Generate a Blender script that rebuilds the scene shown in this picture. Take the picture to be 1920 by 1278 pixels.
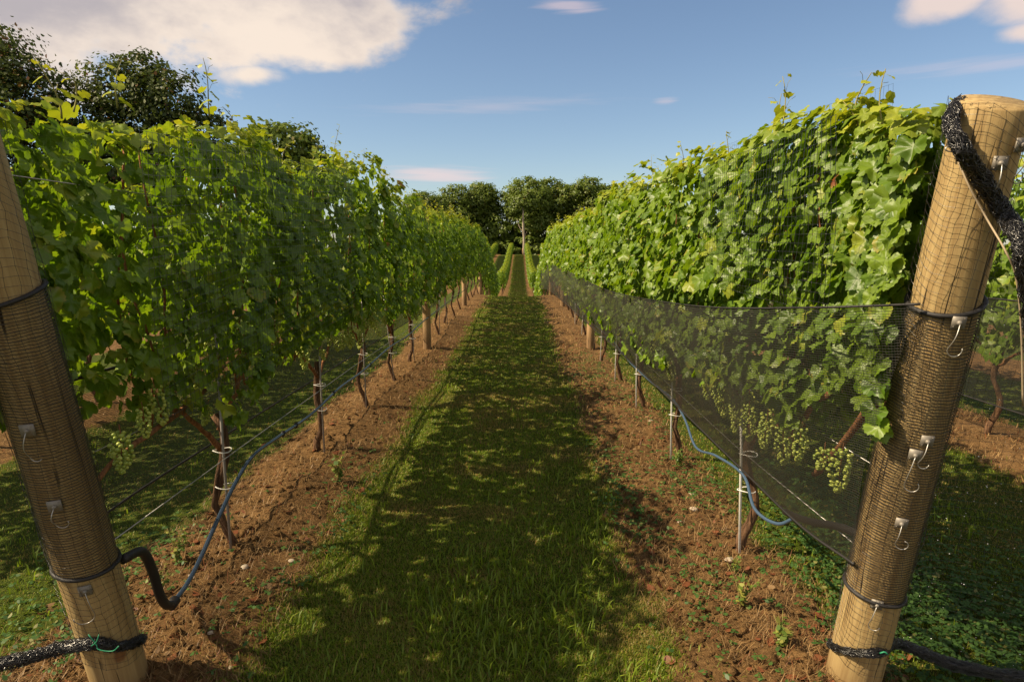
import bpy, math, random
import numpy as np
from mathutils import Vector

for o in list(bpy.data.objects):
    bpy.data.objects.remove(o)
S = bpy.context.scene
COL = S.collection
PI = math.pi

# ------------------------------------------------------------------ camera
F_PX, CX, CY = 1200.0, 960.0, 639.0
PITCH = math.atan2(639 - 463, F_PX)
YAW = math.atan2(20, F_PX)
CAM_Z = 1.43
cd = bpy.data.cameras.new('camera')
cam = bpy.data.objects.new('camera', cd)
COL.objects.link(cam)
cam.location = (0, 0, CAM_Z)
cam.rotation_euler = (PI / 2 - PITCH, 0, YAW)
cd.sensor_width = 36.0
cd.lens = 36.0 * F_PX / 1920.0
cd.clip_start = 0.05
cd.clip_end = 3000
S.camera = cam

# ------------------------------------------------------------------ light
SUN_EL = math.radians(44)
SUN_DIR = Vector((-0.975, -0.20, 0)).normalized() * math.cos(SUN_EL) + Vector((0, 0, math.sin(SUN_EL)))
sd = bpy.data.lights.new('sun', 'SUN')
sd.energy = 5.0
sd.angle = math.radians(0.55)
sd.color = (1.0, 0.82, 0.56)
sun = bpy.data.objects.new('sun', sd)
COL.objects.link(sun)
sun.rotation_euler = SUN_DIR.to_track_quat('Z', 'Y').to_euler()

S.view_settings.view_transform = 'Standard'
S.view_settings.look = 'None'
S.view_settings.gamma = 1.0
S.view_settings.exposure = 0.8
S.render.engine = 'CYCLES'
S.cycles.max_bounces = 8
S.cycles.transparent_max_bounces = 24
S.cycles.use_denoising = True


class NT:
    """small helper for node trees"""
    def __init__(self, tree):
        self.t = tree
        tree.nodes.clear()

    def n(self, kind, **kw):
        nd = self.t.nodes.new(kind)
        for k, v in kw.items():
            setattr(nd, k, v)
        return nd

    def put(self, sock, v):
        if hasattr(v, 'is_output'):
            self.t.links.new(v, sock)
        elif isinstance(v, (tuple, list)) and len(v) == 3 and sock.type == 'RGBA':
            sock.default_value = (*v, 1)
        else:
            sock.default_value = v

    def m(self, op, a, b=0.0, c=0.0, clamp=False):
        nd = self.n('ShaderNodeMath', operation=op, use_clamp=clamp)
        self.put(nd.inputs[0], a); self.put(nd.inputs[1], b); self.put(nd.inputs[2], c)
        return nd.outputs[0]

    def mix(self, f, a, b):
        nd = self.n('ShaderNodeMix', data_type='RGBA')
        self.put(nd.inputs[0], f); self.put(nd.inputs[6], a); self.put(nd.inputs[7], b)
        return nd.outputs[2]

    def noise(self, vec, scale, detail=4.0, rough=0.55, dist=0.0):
        nd = self.n('ShaderNodeTexNoise')
        if vec is not None:
            self.put(nd.inputs['Vector'], vec)
        nd.inputs['Scale'].default_value = scale
        nd.inputs['Detail'].default_value = detail
        nd.inputs['Roughness'].default_value = rough
        nd.inputs['Distortion'].default_value = dist
        return nd.outputs[0]

    def ss(self, v, a, b):
        nd = self.n('ShaderNodeMapRange', interpolation_type='SMOOTHSTEP')
        self.put(nd.inputs[0], v); self.put(nd.inputs[1], a); self.put(nd.inputs[2], b)
        return nd.outputs[0]

    def scale(self, vec, sx, sy, sz):
        nd = self.n('ShaderNodeMapping')
        self.put(nd.inputs[0], vec)
        nd.inputs['Scale'].default_value = (sx, sy, sz)
        return nd.outputs[0]

    def attr(self, name):
        return self.n('ShaderNodeAttribute', attribute_name=name).outputs['Fac']


# ------------------------------------------------------------------ sky
W = bpy.data.worlds.new('World')
S.world = W
W.use_nodes = True
w = NT(W.node_tree)
sky = w.n('ShaderNodeTexSky', sky_type='NISHITA')
sky.sun_disc = False
sky.sun_elevation = SUN_EL
sky.sun_rotation = math.atan2(SUN_DIR.x, SUN_DIR.y)
sky.air_density = 1.0
sky.dust_density = 0.6
sky.ozone_density = 1.6
geo = w.n('ShaderNodeTexCoord').outputs['Generated']
sep = w.n('ShaderNodeSeparateXYZ')
w.put(sep.inputs[0], geo)
dx, dy, dz = sep.outputs
az = w.m('ARCTAN2', dx, dy)
el = w.m('ARCSINE', dz)
cmb = w.n('ShaderNodeCombineXYZ')
w.put(cmb.inputs[0], az); w.put(cmb.inputs[1], w.m('MULTIPLY', el, 1.7))
cv = cmb.outputs[0]
n1 = w.noise(cv, 7.0, 9.0, 0.58, 0.15)
n2 = w.noise(cv, 3.2, 6.0, 0.55)
n3 = w.noise(w.scale(cv, 2.5, 26, 1), 3.0, 6.0, 0.55, 0.3)


def blob(a0, e0, ra, re, noise, amp, tilt=0.0, soft=0.35):
    da = w.m('SUBTRACT', az, a0)
    de = w.m('SUBTRACT', w.m('SUBTRACT', el, e0), w.m('MULTIPLY', da, tilt))
    r2 = w.m('ADD', w.m('POWER', w.m('DIVIDE', da, ra), 2), w.m('POWER', w.m('DIVIDE', de, re), 2))
    v = w.m('SUBTRACT', 1.0, w.m('SQRT', r2))
    v = w.m('ADD', v, w.m('MULTIPLY', w.m('SUBTRACT', noise, 0.5), amp))
    return w.ss(v, 0.0, soft)


def vmax(*a):
    r = a[0]
    for b in a[1:]:
        r = w.m('MAXIMUM', r, b)
    return r


bank = vmax(blob(-0.62, 0.450, 0.60, 0.275, n1, 1.15, 0.06, 0.22),
            blob(-0.33, 0.315, 0.19, 0.085, n1, 1.2, 0.05, 0.3),
            blob(-0.39, 0.232, 0.07, 0.020, n1, 2.6, 0.1, 0.9))
puffs = vmax(blob(0.568, 0.303, 0.075, 0.036, n1, 1.1, 0.12, 0.5),
             blob(0.655, 0.288, 0.095, 0.046, n1, 1.1, 0.0, 0.5),
             blob(0.62, 0.42, 0.16, 0.05, n1, 1.4, 0.0, 0.5),
             blob(0.640, 0.246, 0.05, 0.015, n1, 1.8, 0, 0.9))
wisp = vmax(w.m('MULTIPLY', blob(0.065, 0.335, 0.06, 0.010, n3, 1.6, -0.05, 0.9), 0.55),
            w.m('MULTIPLY', blob(-0.13, 0.108, 0.11, 0.016, n3, 1.2, -0.03, 0.9), 0.8),
            w.m('MULTIPLY', blob(-0.05, 0.205, 0.22, 0.014, n3, 1.8, 0.05, 1.2), 0.25),
            w.m('MULTIPLY', blob(0.60, 0.215, 0.20, 0.012, n3, 1.8, -0.05, 1.2), 0.3),
            w.m('MULTIPLY', blob(0.21, 0.207, 0.022, 0.006, n3, 1.6, 0, 1.0), 0.35))
cl_hi = (0.56, 0.475, 0.40)
cl_lo = (0.29, 0.262, 0.27)
shade = w.ss(w.m('ADD', w.m('ADD', w.m('MULTIPLY', n2, 0.65), w.m('MULTIPLY', n1, 0.35)), w.m('MULTIPLY', w.m('SUBTRACT', el, 0.30), 0.55)), 0.40, 0.60)
ccol = w.mix(shade, cl_hi, cl_lo)
SKY_S = 0.073
skyn = w.n('ShaderNodeVectorMath', operation='SCALE')
w.put(skyn.inputs[0], sky.outputs[0]); skyn.inputs['Scale'].default_value = SKY_S
c1 = w.mix(w.m('MULTIPLY', wisp, 0.75), skyn.outputs[0], (0.56, 0.42, 0.40))
# unseen broken cloud, added over the rest of the dome as warm fill
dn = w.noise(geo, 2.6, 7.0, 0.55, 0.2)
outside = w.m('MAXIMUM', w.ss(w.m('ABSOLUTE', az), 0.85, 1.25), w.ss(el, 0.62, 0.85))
fill_cloud = w.m('MULTIPLY', w.m('MULTIPLY', w.ss(dn, 0.44, 0.60), outside), w.ss(el, 0.02, 0.12))
bank = w.m('MAXIMUM', bank, fill_cloud)
ccol = w.mix(w.ss(az, 0.2, 0.4), ccol, (0.52, 0.42, 0.37))
ccol = w.mix(fill_cloud, ccol, (0.56, 0.46, 0.35))
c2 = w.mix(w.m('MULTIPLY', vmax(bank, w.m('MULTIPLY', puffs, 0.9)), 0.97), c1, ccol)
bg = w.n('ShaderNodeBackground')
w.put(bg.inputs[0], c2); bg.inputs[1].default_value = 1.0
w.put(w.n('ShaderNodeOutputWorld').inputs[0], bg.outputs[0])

# ------------------------------------------------------------------ helpers
rng = np.random.default_rng(7)
_cp, _sp, _cw, _sw = math.cos(PITCH), math.sin(PITCH), math.cos(YAW), math.sin(YAW)


def ray(x, y):
    a, b = (x - CX) / F_PX, -(y - CY) / F_PX
    r = (a, _cp + b * _sp, -_sp + b * _cp)
    return np.array([r[0] * _cw - r[1] * _sw, r[0] * _sw + r[1] * _cw, r[2]])


CAM = np.array([0, 0, CAM_Z])


def at_x(x, y, X):
    r = ray(x, y)
    return CAM + r * X / r[0]


def at_y(x, y, Y):
    r = ray(x, y)
    return CAM + r * Y / r[1]


def _hash(ix, iy, s):
    h = (ix.astype(np.int64) * 374761393 + iy.astype(np.int64) * 668265263 + s * 982451653) & 0x7fffffff
    h = ((h ^ (h >> 13)) * 1274126177) & 0x7fffffff
    return ((h ^ (h >> 16)) & 0xffff) / 65535.0


def vnoise(x, y, s=0):
    x = np.asarray(x, float); y = np.asarray(y, float)
    ix, iy = np.floor(x), np.floor(y)
    fx, fy = x - ix, y - iy
    fx = fx * fx * (3 - 2 * fx); fy = fy * fy * (3 - 2 * fy)
    a, b = _hash(ix, iy, s), _hash(ix + 1, iy, s)
    c, d = _hash(ix, iy + 1, s), _hash(ix + 1, iy + 1, s)
    return (a + (b - a) * fx) * (1 - fy) + (c + (d - c) * fx) * fy


def fnoise(x, y, s=0, octv=4):
    t, a, n = 0, 0.5, 0
    for k in range(octv):
        t = t + a * vnoise(np.asarray(x) * 2 ** k + 13.7 * k, np.asarray(y) * 2 ** k - 7.1 * k, s + k)
        n += a; a *= 0.5
    return t / n


def smooth(a, b, v):
    t = np.clip((np.asarray(v, float) - a) / (b - a), 0, 1)
    return t * t * (3 - 2 * t)


def raw_mesh(name, V, faces, attrs=None, uv=None, smooth_on=False, mats=(), mat_idx=None):
    """faces: list of int arrays (n,k); attrs: per-vertex floats; uv: per-vertex (n,2)"""
    V = np.asarray(V, np.float32)
    me = bpy.data.meshes.new(name)
    faces = [np.asarray(f, np.int32) for f in faces if len(f)]
    loops = np.concatenate([f.ravel() for f in faces])
    totals = np.concatenate([np.full(len(f), f.shape[1], np.int32) for f in faces])
    starts = np.concatenate([[0], np.cumsum(totals)[:-1]]).astype(np.int32)
    me.vertices.add(len(V)); me.vertices.foreach_set('co', V.ravel())
    me.loops.add(len(loops)); me.loops.foreach_set('vertex_index', loops)
    me.polygons.add(len(totals))
    me.polygons.foreach_set('loop_start', starts)
    me.polygons.foreach_set('loop_total', totals)
    if smooth_on:
        me.polygons.foreach_set('use_smooth', np.ones(len(totals), bool))
    if mat_idx is not None:
        me.polygons.foreach_set('material_index', np.asarray(mat_idx, np.int32))
    if uv is not None:
        l = me.uv_layers.new(name='UVMap')
        l.data.foreach_set('uv', np.asarray(uv, np.float32)[loops].ravel())
    for k, v in (attrs or {}).items():
        a = me.attributes.new(k, 'FLOAT', 'POINT')
        a.data.foreach_set('value', np.asarray(v, np.float32))
    for m in mats:
        me.materials.append(m)
    me.update(calc_edges=True)
    me.validate()
    return me


def link(name, me, parent=None, loc=None, rot=None):
    o = bpy.data.objects.new(name, me)
    COL.objects.link(o)
    if parent is not None:
        o.parent = parent
    if loc is not None:
        o.location = loc
    if rot is not None:
        o.rotation_euler = rot
    return o


def tag(o, label, cat, group=None, kind=None):
    if label: o['label'] = label
    if cat: o['category'] = cat
    if group: o['group'] = group
    if kind: o['kind'] = kind
    return o


def thing(name, label, cat, loc=(0, 0, 0), group=None):
    o = bpy.data.objects.new(name, None)
    o.empty_display_size = 0.1
    COL.objects.link(o)
    o.location = loc
    return tag(o, label, cat, group)


class MB:
    """mesh collector: tubes, boxes, balls, raw pieces; then one mesh object"""
    def __init__(self):
        self.V, self.F, self.UV, self.A, self.n, self.MI = [], {}, [], [], 0, {}

    def add(self, V, F, uv=None, a=0.0, mi=0):
        V = np.asarray(V, float); F = np.asarray(F, int)
        self.V.append(V)
        self.UV.append(np.zeros((len(V), 2)) if uv is None else np.asarray(uv, float))
        self.A.append(np.full(len(V), a) if np.isscalar(a) else np.asarray(a, float))
        self.F.setdefault(F.shape[1], []).append(F + self.n)
        self.MI.setdefault(F.shape[1], []).append(np.full(len(F), mi))
        self.n += len(V)
        return self

    def tube(self, pts, rad, sides=6, cap=True, a=0.0, mi=0):
        P = np.asarray(pts, float)
        n = len(P)
        R = np.full(n, rad) if np.isscalar(rad) else np.asarray(rad, float)
        T = np.gradient(P, axis=0) if n > 2 else np.repeat([P[-1] - P[0]], n, 0)
        T /= np.linalg.norm(T, axis=1)[:, None] + 1e-12
        ref = np.array([0.31, 0.17, 0.93]) if abs(T[0] @ np.array([.31, .17, .93])) < .9 else np.array([1., 0, 0])
        u = np.cross(T[0], ref); u /= np.linalg.norm(u)
        th = np.arange(sides) * 2 * PI / sides
        rings, uvs = [], []
        L = np.concatenate([[0], np.cumsum(np.linalg.norm(np.diff(P, axis=0), axis=1))])
        for i in range(n):
            u = u - (u @ T[i]) * T[i]; u /= np.linalg.norm(u) + 1e-12
            v = np.cross(T[i], u)
            rings.append(P[i] + R[i] * (np.cos(th)[:, None] * u + np.sin(th)[:, None] * v))
            uvs.append(np.stack([th * R[i], np.full(sides, L[i])], 1))
        i, j = np.meshgrid(np.arange(n - 1), np.arange(sides), indexing='ij')
        i, j = i.ravel(), j.ravel()
        k = (j + 1) % sides
        Fq = np.stack([i * sides + j, i * sides + k, (i + 1) * sides + k, (i + 1) * sides + j], 1)
        self.add(np.concatenate(rings), Fq, np.concatenate(uvs), a, mi)
        if cap:
            base = self.n - n * sides
            for e, flip in ((0, True), (n - 1, False)):
                c = np.arange(sides) + base + e * sides
                if flip: c = c[::-1]
                self.F.setdefault(sides, []).append(c[None, :])
                self.MI.setdefault(sides, []).append(np.full(1, mi))
        return self

    def ball(self, c, r, sub=1, a=0.0, squash=(1, 1, 1), jit=0.0, mi=0):
        V, F = ICO[sub]
        V = V * np.asarray(squash)
        if jit:
            V = V * (1 + rng.uniform(-jit, jit, (len(V), 1)))
        return self.add(np.asarray(c) + V * r, F, None, a, mi)

    def mesh(self, name, mats, smooth_on=True):
        ks = sorted(self.F)
        faces = [np.concatenate(self.F[k]) for k in ks]
        mi = np.concatenate([np.concatenate(self.MI[k]) for k in ks])
        return raw_mesh(name, np.concatenate(self.V), faces, {'rnd': np.concatenate(self.A)},
                        np.concatenate(self.UV), smooth_on, mats, mi)

    def build(self, name, mats, parent=None, smooth_on=True, **kw):
        return link(name, self.mesh(name, mats if isinstance(mats, (list, tuple)) else [mats], smooth_on), parent, **kw)


def _ico():
    import bmesh
    out = {}
    for s in (0, 1, 2, 3):
        b = bmesh.new()
        bmesh.ops.create_icosphere(b, subdivisions=s + 1, radius=1)
        b.verts.ensure_lookup_table()
        out[s] = (np.array([v.co[:] for v in b.verts]), np.array([[v.index for v in f.verts] for f in b.faces]))
        b.free()
    return out


ICO = _ico()


def spline(pts, n):
    """Catmull-Rom through pts"""
    P = np.asarray(pts, float)
    P = np.vstack([2 * P[0] - P[1], P, 2 * P[-1] - P[-2]])
    m = len(P) - 3
    out = []
    for t in np.linspace(0, m - 1e-6, n):
        i = int(t); f = t - i
        a, b, c, d = P[i:i + 4]
        out.append(.5 * (2 * b + (c - a) * f + (2 * a - 5 * b + 4 * c - d) * f * f + (3 * b - a - 3 * c + d) * f ** 3))
    return np.array(out)


# ------------------------------------------------------------------ materials
def new_mat(name):
    m = bpy.data.materials.new(name)
    m.use_nodes = True
    return m, NT(m.node_tree)


def out(t, sh, disp=None):
    o = t.n('ShaderNodeOutputMaterial')
    t.put(o.inputs[0], sh)


def principled(t, col, rough=0.6, spec=0.4, bump=None, bstr=0.3, bdist=0.01, metal=0.0):
    p = t.n('ShaderNodeBsdfPrincipled')
    t.put(p.inputs['Base Color'], col)
    t.put(p.inputs['Roughness'], rough)
    t.put(p.inputs['Specular IOR Level'], spec)
    t.put(p.inputs['Metallic'], metal)
    if bump is not None:
        b = t.n('ShaderNodeBump')
        b.inputs['Strength'].default_value = bstr
        b.inputs['Distance'].default_value = bdist
        t.put(b.inputs['Height'], bump)
        t.put(p.inputs['Normal'], b.outputs[0])
    return p.outputs[0]


def leafy(t, col, tcol, trans=0.4, gloss=0.08, rough=0.42, normal=None):
    d = t.n('ShaderNodeBsdfDiffuse'); t.put(d.inputs[0], col)
    tr = t.n('ShaderNodeBsdfTranslucent'); t.put(tr.inputs[0], tcol)
    g = t.n('ShaderNodeBsdfGlossy'); g.inputs[0].default_value = (1, 1, 1, 1); g.inputs['Roughness'].default_value = rough
    if normal is not None:
        t.put(d.inputs['Normal'], normal); t.put(g.inputs['Normal'], normal)
    m1 = t.n('ShaderNodeMixShader'); m1.inputs[0].default_value = trans
    t.put(m1.inputs[1], d.outputs[0]); t.put(m1.inputs[2], tr.outputs[0])
    m2 = t.n('ShaderNodeMixShader'); m2.inputs[0].default_value = gloss
    t.put(m2.inputs[1], m1.outputs[0]); t.put(m2.inputs[2], g.outputs[0])
    return m2.outputs[0]


def make_vine_leaf():
    m, t = new_mat('vine_leaf')
    r, y = t.attr('rnd'), t.attr('young')
    col = t.mix(r, (0.078, 0.148, 0.008), (0.200, 0.290, 0.022))
    # palmate veins from the leaf's own UV
    uv = t.n('ShaderNodeUVMap').outputs[0]
    sp = t.n('ShaderNodeSeparateXYZ'); t.put(sp.inputs[0], uv)
    ax = t.m('ABSOLUTE', sp.outputs[0]); yy = sp.outputs[1]
    v = None
    for ang in (0, 50, 105):
        s, c = math.sin(math.radians(ang)), math.cos(math.radians(ang))
        d = t.m('ABSOLUTE', t.m('SUBTRACT', t.m('MULTIPLY', ax, c), t.m('MULTIPLY', yy, s)))
        along = t.m('ADD', t.m('MULTIPLY', ax, s), t.m('MULTIPLY', yy, c))
        k = t.m('MULTIPLY', t.ss(d, 0.022, 0.006), t.m('GREATER_THAN', along, 0.0))
        v = k if v is None else t.m('MAXIMUM', v, k)
    tex = t.noise(uv, 9.0, 3.0)
    col = t.mix(t.m('MULTIPLY', tex, 0.35), col, (0.045, 0.095, 0.006))
    col = t.mix(t.m('MULTIPLY', v, 0.45), col, (0.20, 0.26, 0.07))
    col = t.mix(y, col, (0.34, 0.36, 0.03))
    col = t.mix(t.m('GREATER_THAN', r, 0.9965), col, (0.22, 0.06, 0.02))
    rad = t.m('SQRT', t.m('ADD', t.m('POWER', sp.outputs[0], 2), t.m('POWER', t.m('SUBTRACT', yy, 0.10), 2)))
    sick = t.m('MULTIPLY', t.ss(r, 0.90, 0.99), t.ss(t.m('ADD', rad, t.m('MULTIPLY', tex, 0.25)), 0.38, 0.62))
    col = t.mix(t.m('MULTIPLY', sick, 0.8), col, (0.36, 0.27, 0.05))
    # the pale, matt underside
    back = t.n('ShaderNodeNewGeometry').outputs['Backfacing']
    col = t.mix(t.m('MULTIPLY', back, 0.22), col, (0.18, 0.24, 0.08))
    tcol = t.mix(y, t.mix(r, (0.15, 0.28, 0.005), (0.29, 0.43, 0.010)), (0.55, 0.54, 0.02))
    b = t.n('ShaderNodeBump'); b.inputs['Strength'].default_value = 0.12; b.inputs['Distance'].default_value = 0.006
    t.put(b.inputs['Height'], t.m('ADD', tex, t.m('MULTIPLY', v, -0.6)))
    out(t, leafy(t, col, tcol, 0.35, 0.028, 0.45, b.outputs[0]))
    return m


M = {}
M['leaf'] = make_vine_leaf()


def make_grape():
    m, t = new_mat('grape_skin')
    r = t.attr('rnd')
    col = t.mix(r, (0.24, 0.32, 0.045), (0.46, 0.50, 0.10))
    p = t.n('ShaderNodeBsdfPrincipled')
    t.put(p.inputs['Base Color'], col)
    p.inputs['Roughness'].default_value = 0.38
    p.inputs['Subsurface Weight'].default_value = 0.25
    p.inputs['Subsurface Radius'].default_value = (0.01, 0.01, 0.003)
    out(t, p.outputs[0])
    return m


M['grape'] = make_grape()


def make_bark(name, c0, c1, sc=30):
    m, t = new_mat(name)
    oc = t.n('ShaderNodeTexCoord').outputs['Object']
    n = t.noise(t.scale(oc, 1, 1, 0.12), sc, 5, 0.65)
    col = t.mix(t.ss(n, 0.3, 0.7), c0, c1)
    out(t, principled(t, col, 0.9, 0.2, n, 0.9, 0.02))
    return m


M['vine_bark'] = make_bark('vine_bark', (0.045, 0.025, 0.014), (0.19, 0.105, 0.058), 60)
M['cane'] = make_bark('cane_bark', (0.16, 0.065, 0.028), (0.36, 0.17, 0.075), 60)
M['tree_bark'] = make_bark('tree_bark', (0.05, 0.04, 0.03), (0.16, 0.13, 0.10), 6)
M['pale_bark'] = make_bark('pale_bark', (0.20, 0.16, 0.12), (0.42, 0.35, 0.27), 6)


def make_post(name, base, dark, hi):
    m, t = new_mat(name)
    oc = t.n('ShaderNodeTexCoord').outputs['Object']
    grain = t.noise(t.scale(oc, 1, 1, 0.035), 70, 6, 0.6, 0.2)
    broad = t.noise(t.scale(oc, 1, 1, 0.25), 9, 3, 0.5)
    crk = t.noise(t.scale(oc, 1, 1, 0.03), 24, 2, 0.5, 0.4)
    col = t.mix(t.ss(grain, 0.3, 0.7), base, hi)
    col = t.mix(t.m('MULTIPLY', t.ss(broad, 0.45, 0.75), 0.5), col, dark)
    crack = t.m('MULTIPLY', t.ss(t.m('ABSOLUTE', t.m('SUBTRACT', crk, 0.5)), 0.016, 0.003), t.ss(broad, 0.46, 0.54))
    col = t.mix(crack, col, (0.03, 0.018, 0.008))
    szp = t.n('ShaderNodeSeparateXYZ'); t.put(szp.inputs[0], oc)
    col = t.mix(t.m('MULTIPLY', t.ss(t.m('ADD', szp.outputs[2], t.m('MULTIPLY', broad, 0.18)), 0.42, 0.20), 0.65), col, (0.15, 0.085, 0.04))
    kn = t.n('ShaderNodeTexVoronoi'); t.put(kn.inputs['Vector'], t.scale(oc, 1, 1, 0.7)); kn.inputs['Scale'].default_value = 4.5
    col = t.mix(t.m('MULTIPLY', t.ss(kn.outputs['Distance'], 0.10, 0.05), 0.75), col, (0.16, 0.055, 0.018))
    h = t.m('SUBTRACT', t.m('MULTIPLY', grain, 0.4), t.m('MULTIPLY', crack, 2.0))
    out(t, principled(t, col, 0.75, 0.25, h, 0.6, 0.006))
    return m


M['post'] = make_post('post_wood', (0.27, 0.180, 0.075), (0.16, 0.090, 0.032), (0.40, 0.290, 0.130))
M['line_post'] = make_post('line_post_wood', (0.34, 0.21, 0.10), (0.22, 0.12, 0.05), (0.44, 0.30, 0.16))


def make_plain(name, col, rough=0.5, spec=0.5, metal=0.0, var=0.25):
    m, t = new_mat(name)
    oc = t.n('ShaderNodeTexCoord').outputs['Object']
    n = t.noise(oc, 40, 4)
    c = t.mix(t.m('MULTIPLY', n, var), col, tuple(x * 0.3 for x in col))
    out(t, principled(t, c, rough, spec, n, 0.15, 0.003, metal))
    return m


M['hose'] = make_plain('poly_hose', (0.030, 0.050, 0.085), 0.14, 1.0, 0.0, 0.2)  # black pipe; the sky's reflection is put into its base colour
M['skylit_hose'] = make_plain('skylit_hose', (0.055, 0.095, 0.16), 0.16, 1.0, 0.0, 0.2)  # brighter copy of the hose, skylight painted into the colour
M['rubber'] = make_plain('black_rubber', (0.020, 0.017, 0.016), 0.55, 0.4)
M['wire'] = make_plain('steel_wire', (0.42, 0.40, 0.37), 0.4, 0.5, 0.7)
M['plate'] = make_plain('galvanised_plate', (0.24, 0.215, 0.18), 0.55, 0.5, 0.3)
M['string'] = make_plain('jute_string', (0.42, 0.33, 0.22), 0.9, 0.2)
M['green_string'] = make_plain('green_twine', (0.02, 0.22, 0.11), 0.5, 0.4)
M['white_tie'] = make_plain('white_tie', (0.75, 0.73, 0.68), 0.5, 0.4)
M['stake'] = make_plain('stake_metal', (0.34, 0.31, 0.29), 0.5, 0.4, 0.3)
M['strand'] = make_plain('net_strand', (0.012, 0.011, 0.011), 0.28, 0.9, 0.0, 0.1)
M['glint'] = make_plain('net_glint', (0.9, 0.88, 0.85), 0.3, 1.0, 0.6, 0.0)  # sun glints on the black net, put in as a whitish metallic colour
M['cord'] = make_plain('net_cord', (0.022, 0.020, 0.020), 0.6, 0.4)
M['stone'] = make_plain('pale_stone', (0.50, 0.42, 0.32), 0.85, 0.2)


def make_netting(name, pitch, wide, thin, col):
    """knitted netting: UV in metres; v counts the ribs; threads cover more at a grazing view, as round threads do"""
    m, t = new_mat(name)
    uv = t.n('ShaderNodeUVMap').outputs[0]
    sp = t.n('ShaderNodeSeparateXYZ'); t.put(sp.inputs[0], uv)
    wob = t.m('MULTIPLY', t.m('SUBTRACT', t.noise(uv, 14, 3), 0.5), pitch * 2.2)
    v = t.m('DIVIDE', t.m('ADD', sp.outputs[1], wob), pitch)
    u = t.m('DIVIDE', t.m('ADD', sp.outputs[0], t.m('MULTIPLY', sp.outputs[1], 0.35)), pitch * 0.9)
    ge = t.n('ShaderNodeNewGeometry')
    dot = t.n('ShaderNodeVectorMath', operation='DOT_PRODUCT')
    t.put(dot.inputs[0], ge.outputs['Incoming']); t.put(dot.inputs[1], ge.outputs['Normal'])
    cosv = t.m('MAXIMUM', t.m('ABSOLUTE', dot.outputs['Value']), 0.22)
    rib = t.m('LESS_THAN', t.m('FRACT', v), t.m('DIVIDE', wide, t.m('POWER', cosv, 0.6)))
    crs = t.m('LESS_THAN', t.m('FRACT', u), t.m('DIVIDE', thin, cosv))
    fac = t.m('MAXIMUM', rib, crs)
    tr = t.n('ShaderNodeBsdfTransparent')
    p = principled(t, col, 0.5, 0.5)
    mx = t.n('ShaderNodeMixShader')
    t.put(mx.inputs[0], fac); t.put(mx.inputs[1], tr.outputs[0]); t.put(mx.inputs[2], p)
    out(t, mx.outputs[0])
    return m


M['net'] = make_netting('knitted_net', 0.0075, 0.20, 0.06, (0.036, 0.034, 0.031))
M['sleeve'] = make_netting('knitted_net_sleeve', 0.0085, 0.25, 0.05, (0.040, 0.031, 0.024))


def make_ground():
    m, t = new_mat('soil_and_turf')
    oc = t.n('ShaderNodeTexCoord').outputs['Object']
    s = t.attr('soil')
    n1 = t.noise(oc, 2.3, 5, 0.6)
    n2 = t.noise(oc, 26, 6, 0.65)
    n3 = t.noise(oc, 120, 4, 0.7)
    soil = t.mix(t.ss(n2, 0.3, 0.7), (0.074, 0.041, 0.016), (0.215, 0.122, 0.048))
    soil = t.mix(t.m('MULTIPLY', t.ss(n1, 0.45, 0.7), 0.4), soil, (0.27, 0.16, 0.07))
    soil = t.mix(t.m('MULTIPLY', t.ss(n3, 0.62, 0.72), 0.3), soil, (0.36, 0.25, 0.13))
    turf = t.mix(t.ss(n2, 0.3, 0.7), (0.034, 0.052, 0.006), (0.075, 0.098, 0.012))
    turf = t.mix(t.m('MULTIPLY', t.ss(n1, 0.5, 0.75), 0.4), turf, (0.10, 0.085, 0.03))
    edge = t.m('ADD', s, t.m('MULTIPLY', t.m('SUBTRACT', t.noise(oc, 9, 4), 0.5), 0.22))
    col = t.mix(t.ss(edge, -0.03, 0.05), turf, soil)
    h = t.m('ADD', n2, t.m('MULTIPLY', n3, 0.4))
    out(t, principled(t, col, 0.95, 0.1, h, 1.0, 0.03))
    return m


M['ground'] = make_ground()


def make_grass(name, c0, c1, dry, trans=0.35):
    m, t = new_mat(name)
    r, d = t.attr('rnd'), t.attr('dry')
    col = t.mix(r, c0, c1)
    col = t.mix(d, col, dry)
    tc = t.mix(d, t.mix(r, tuple(x * 1.7 for x in c0), tuple(x * 1.7 for x in c1)), dry)
    out(t, leafy(t, col, tc, trans, 0.02, 0.5))
    return m


M['grass'] = make_grass('grass_blade', (0.088, 0.145, 0.006), (0.205, 0.270, 0.015), (0.31, 0.21, 0.06))
M['straw'] = make_grass('straw', (0.11, 0.062, 0.026), (0.33, 0.21, 0.09), (0.17, 0.06, 0.025), 0.15)
M['weed'] = make_grass('weed_leaf', (0.07, 0.13, 0.02), (0.17, 0.22, 0.035), (0.32, 0.30, 0.06))
M['clover'] = make_grass('clover_leaf', (0.035, 0.085, 0.016), (0.075, 0.15, 0.03), (0.2, 0.2, 0.06))
M['tree_leaf'] = make_grass('tree_leaf', (0.030, 0.050, 0.008), (0.080, 0.100, 0.015), (0.16, 0.065, 0.02), 0.28)
M['far_leaf'] = make_grass('far_tree_leaf', (0.062, 0.100, 0.012), (0.150, 0.195, 0.024), (0.15, 0.12, 0.02), 0.30)

# ------------------------------------------------------------------ ground
ROWS = (-1.37, 1.06, -3.81, 3.50)


def rx(X0, y):
    return X0 - 0.0042 * np.asarray(y, float)


def profile(y):
    y = np.asarray(y, float)
    return (-2.35 * smooth(17.5, 37, y) + 2.40 * smooth(54, 106, y)
            - 0.05 * smooth(5, 9, y) * (1 - smooth(10, 14, y)))


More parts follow.
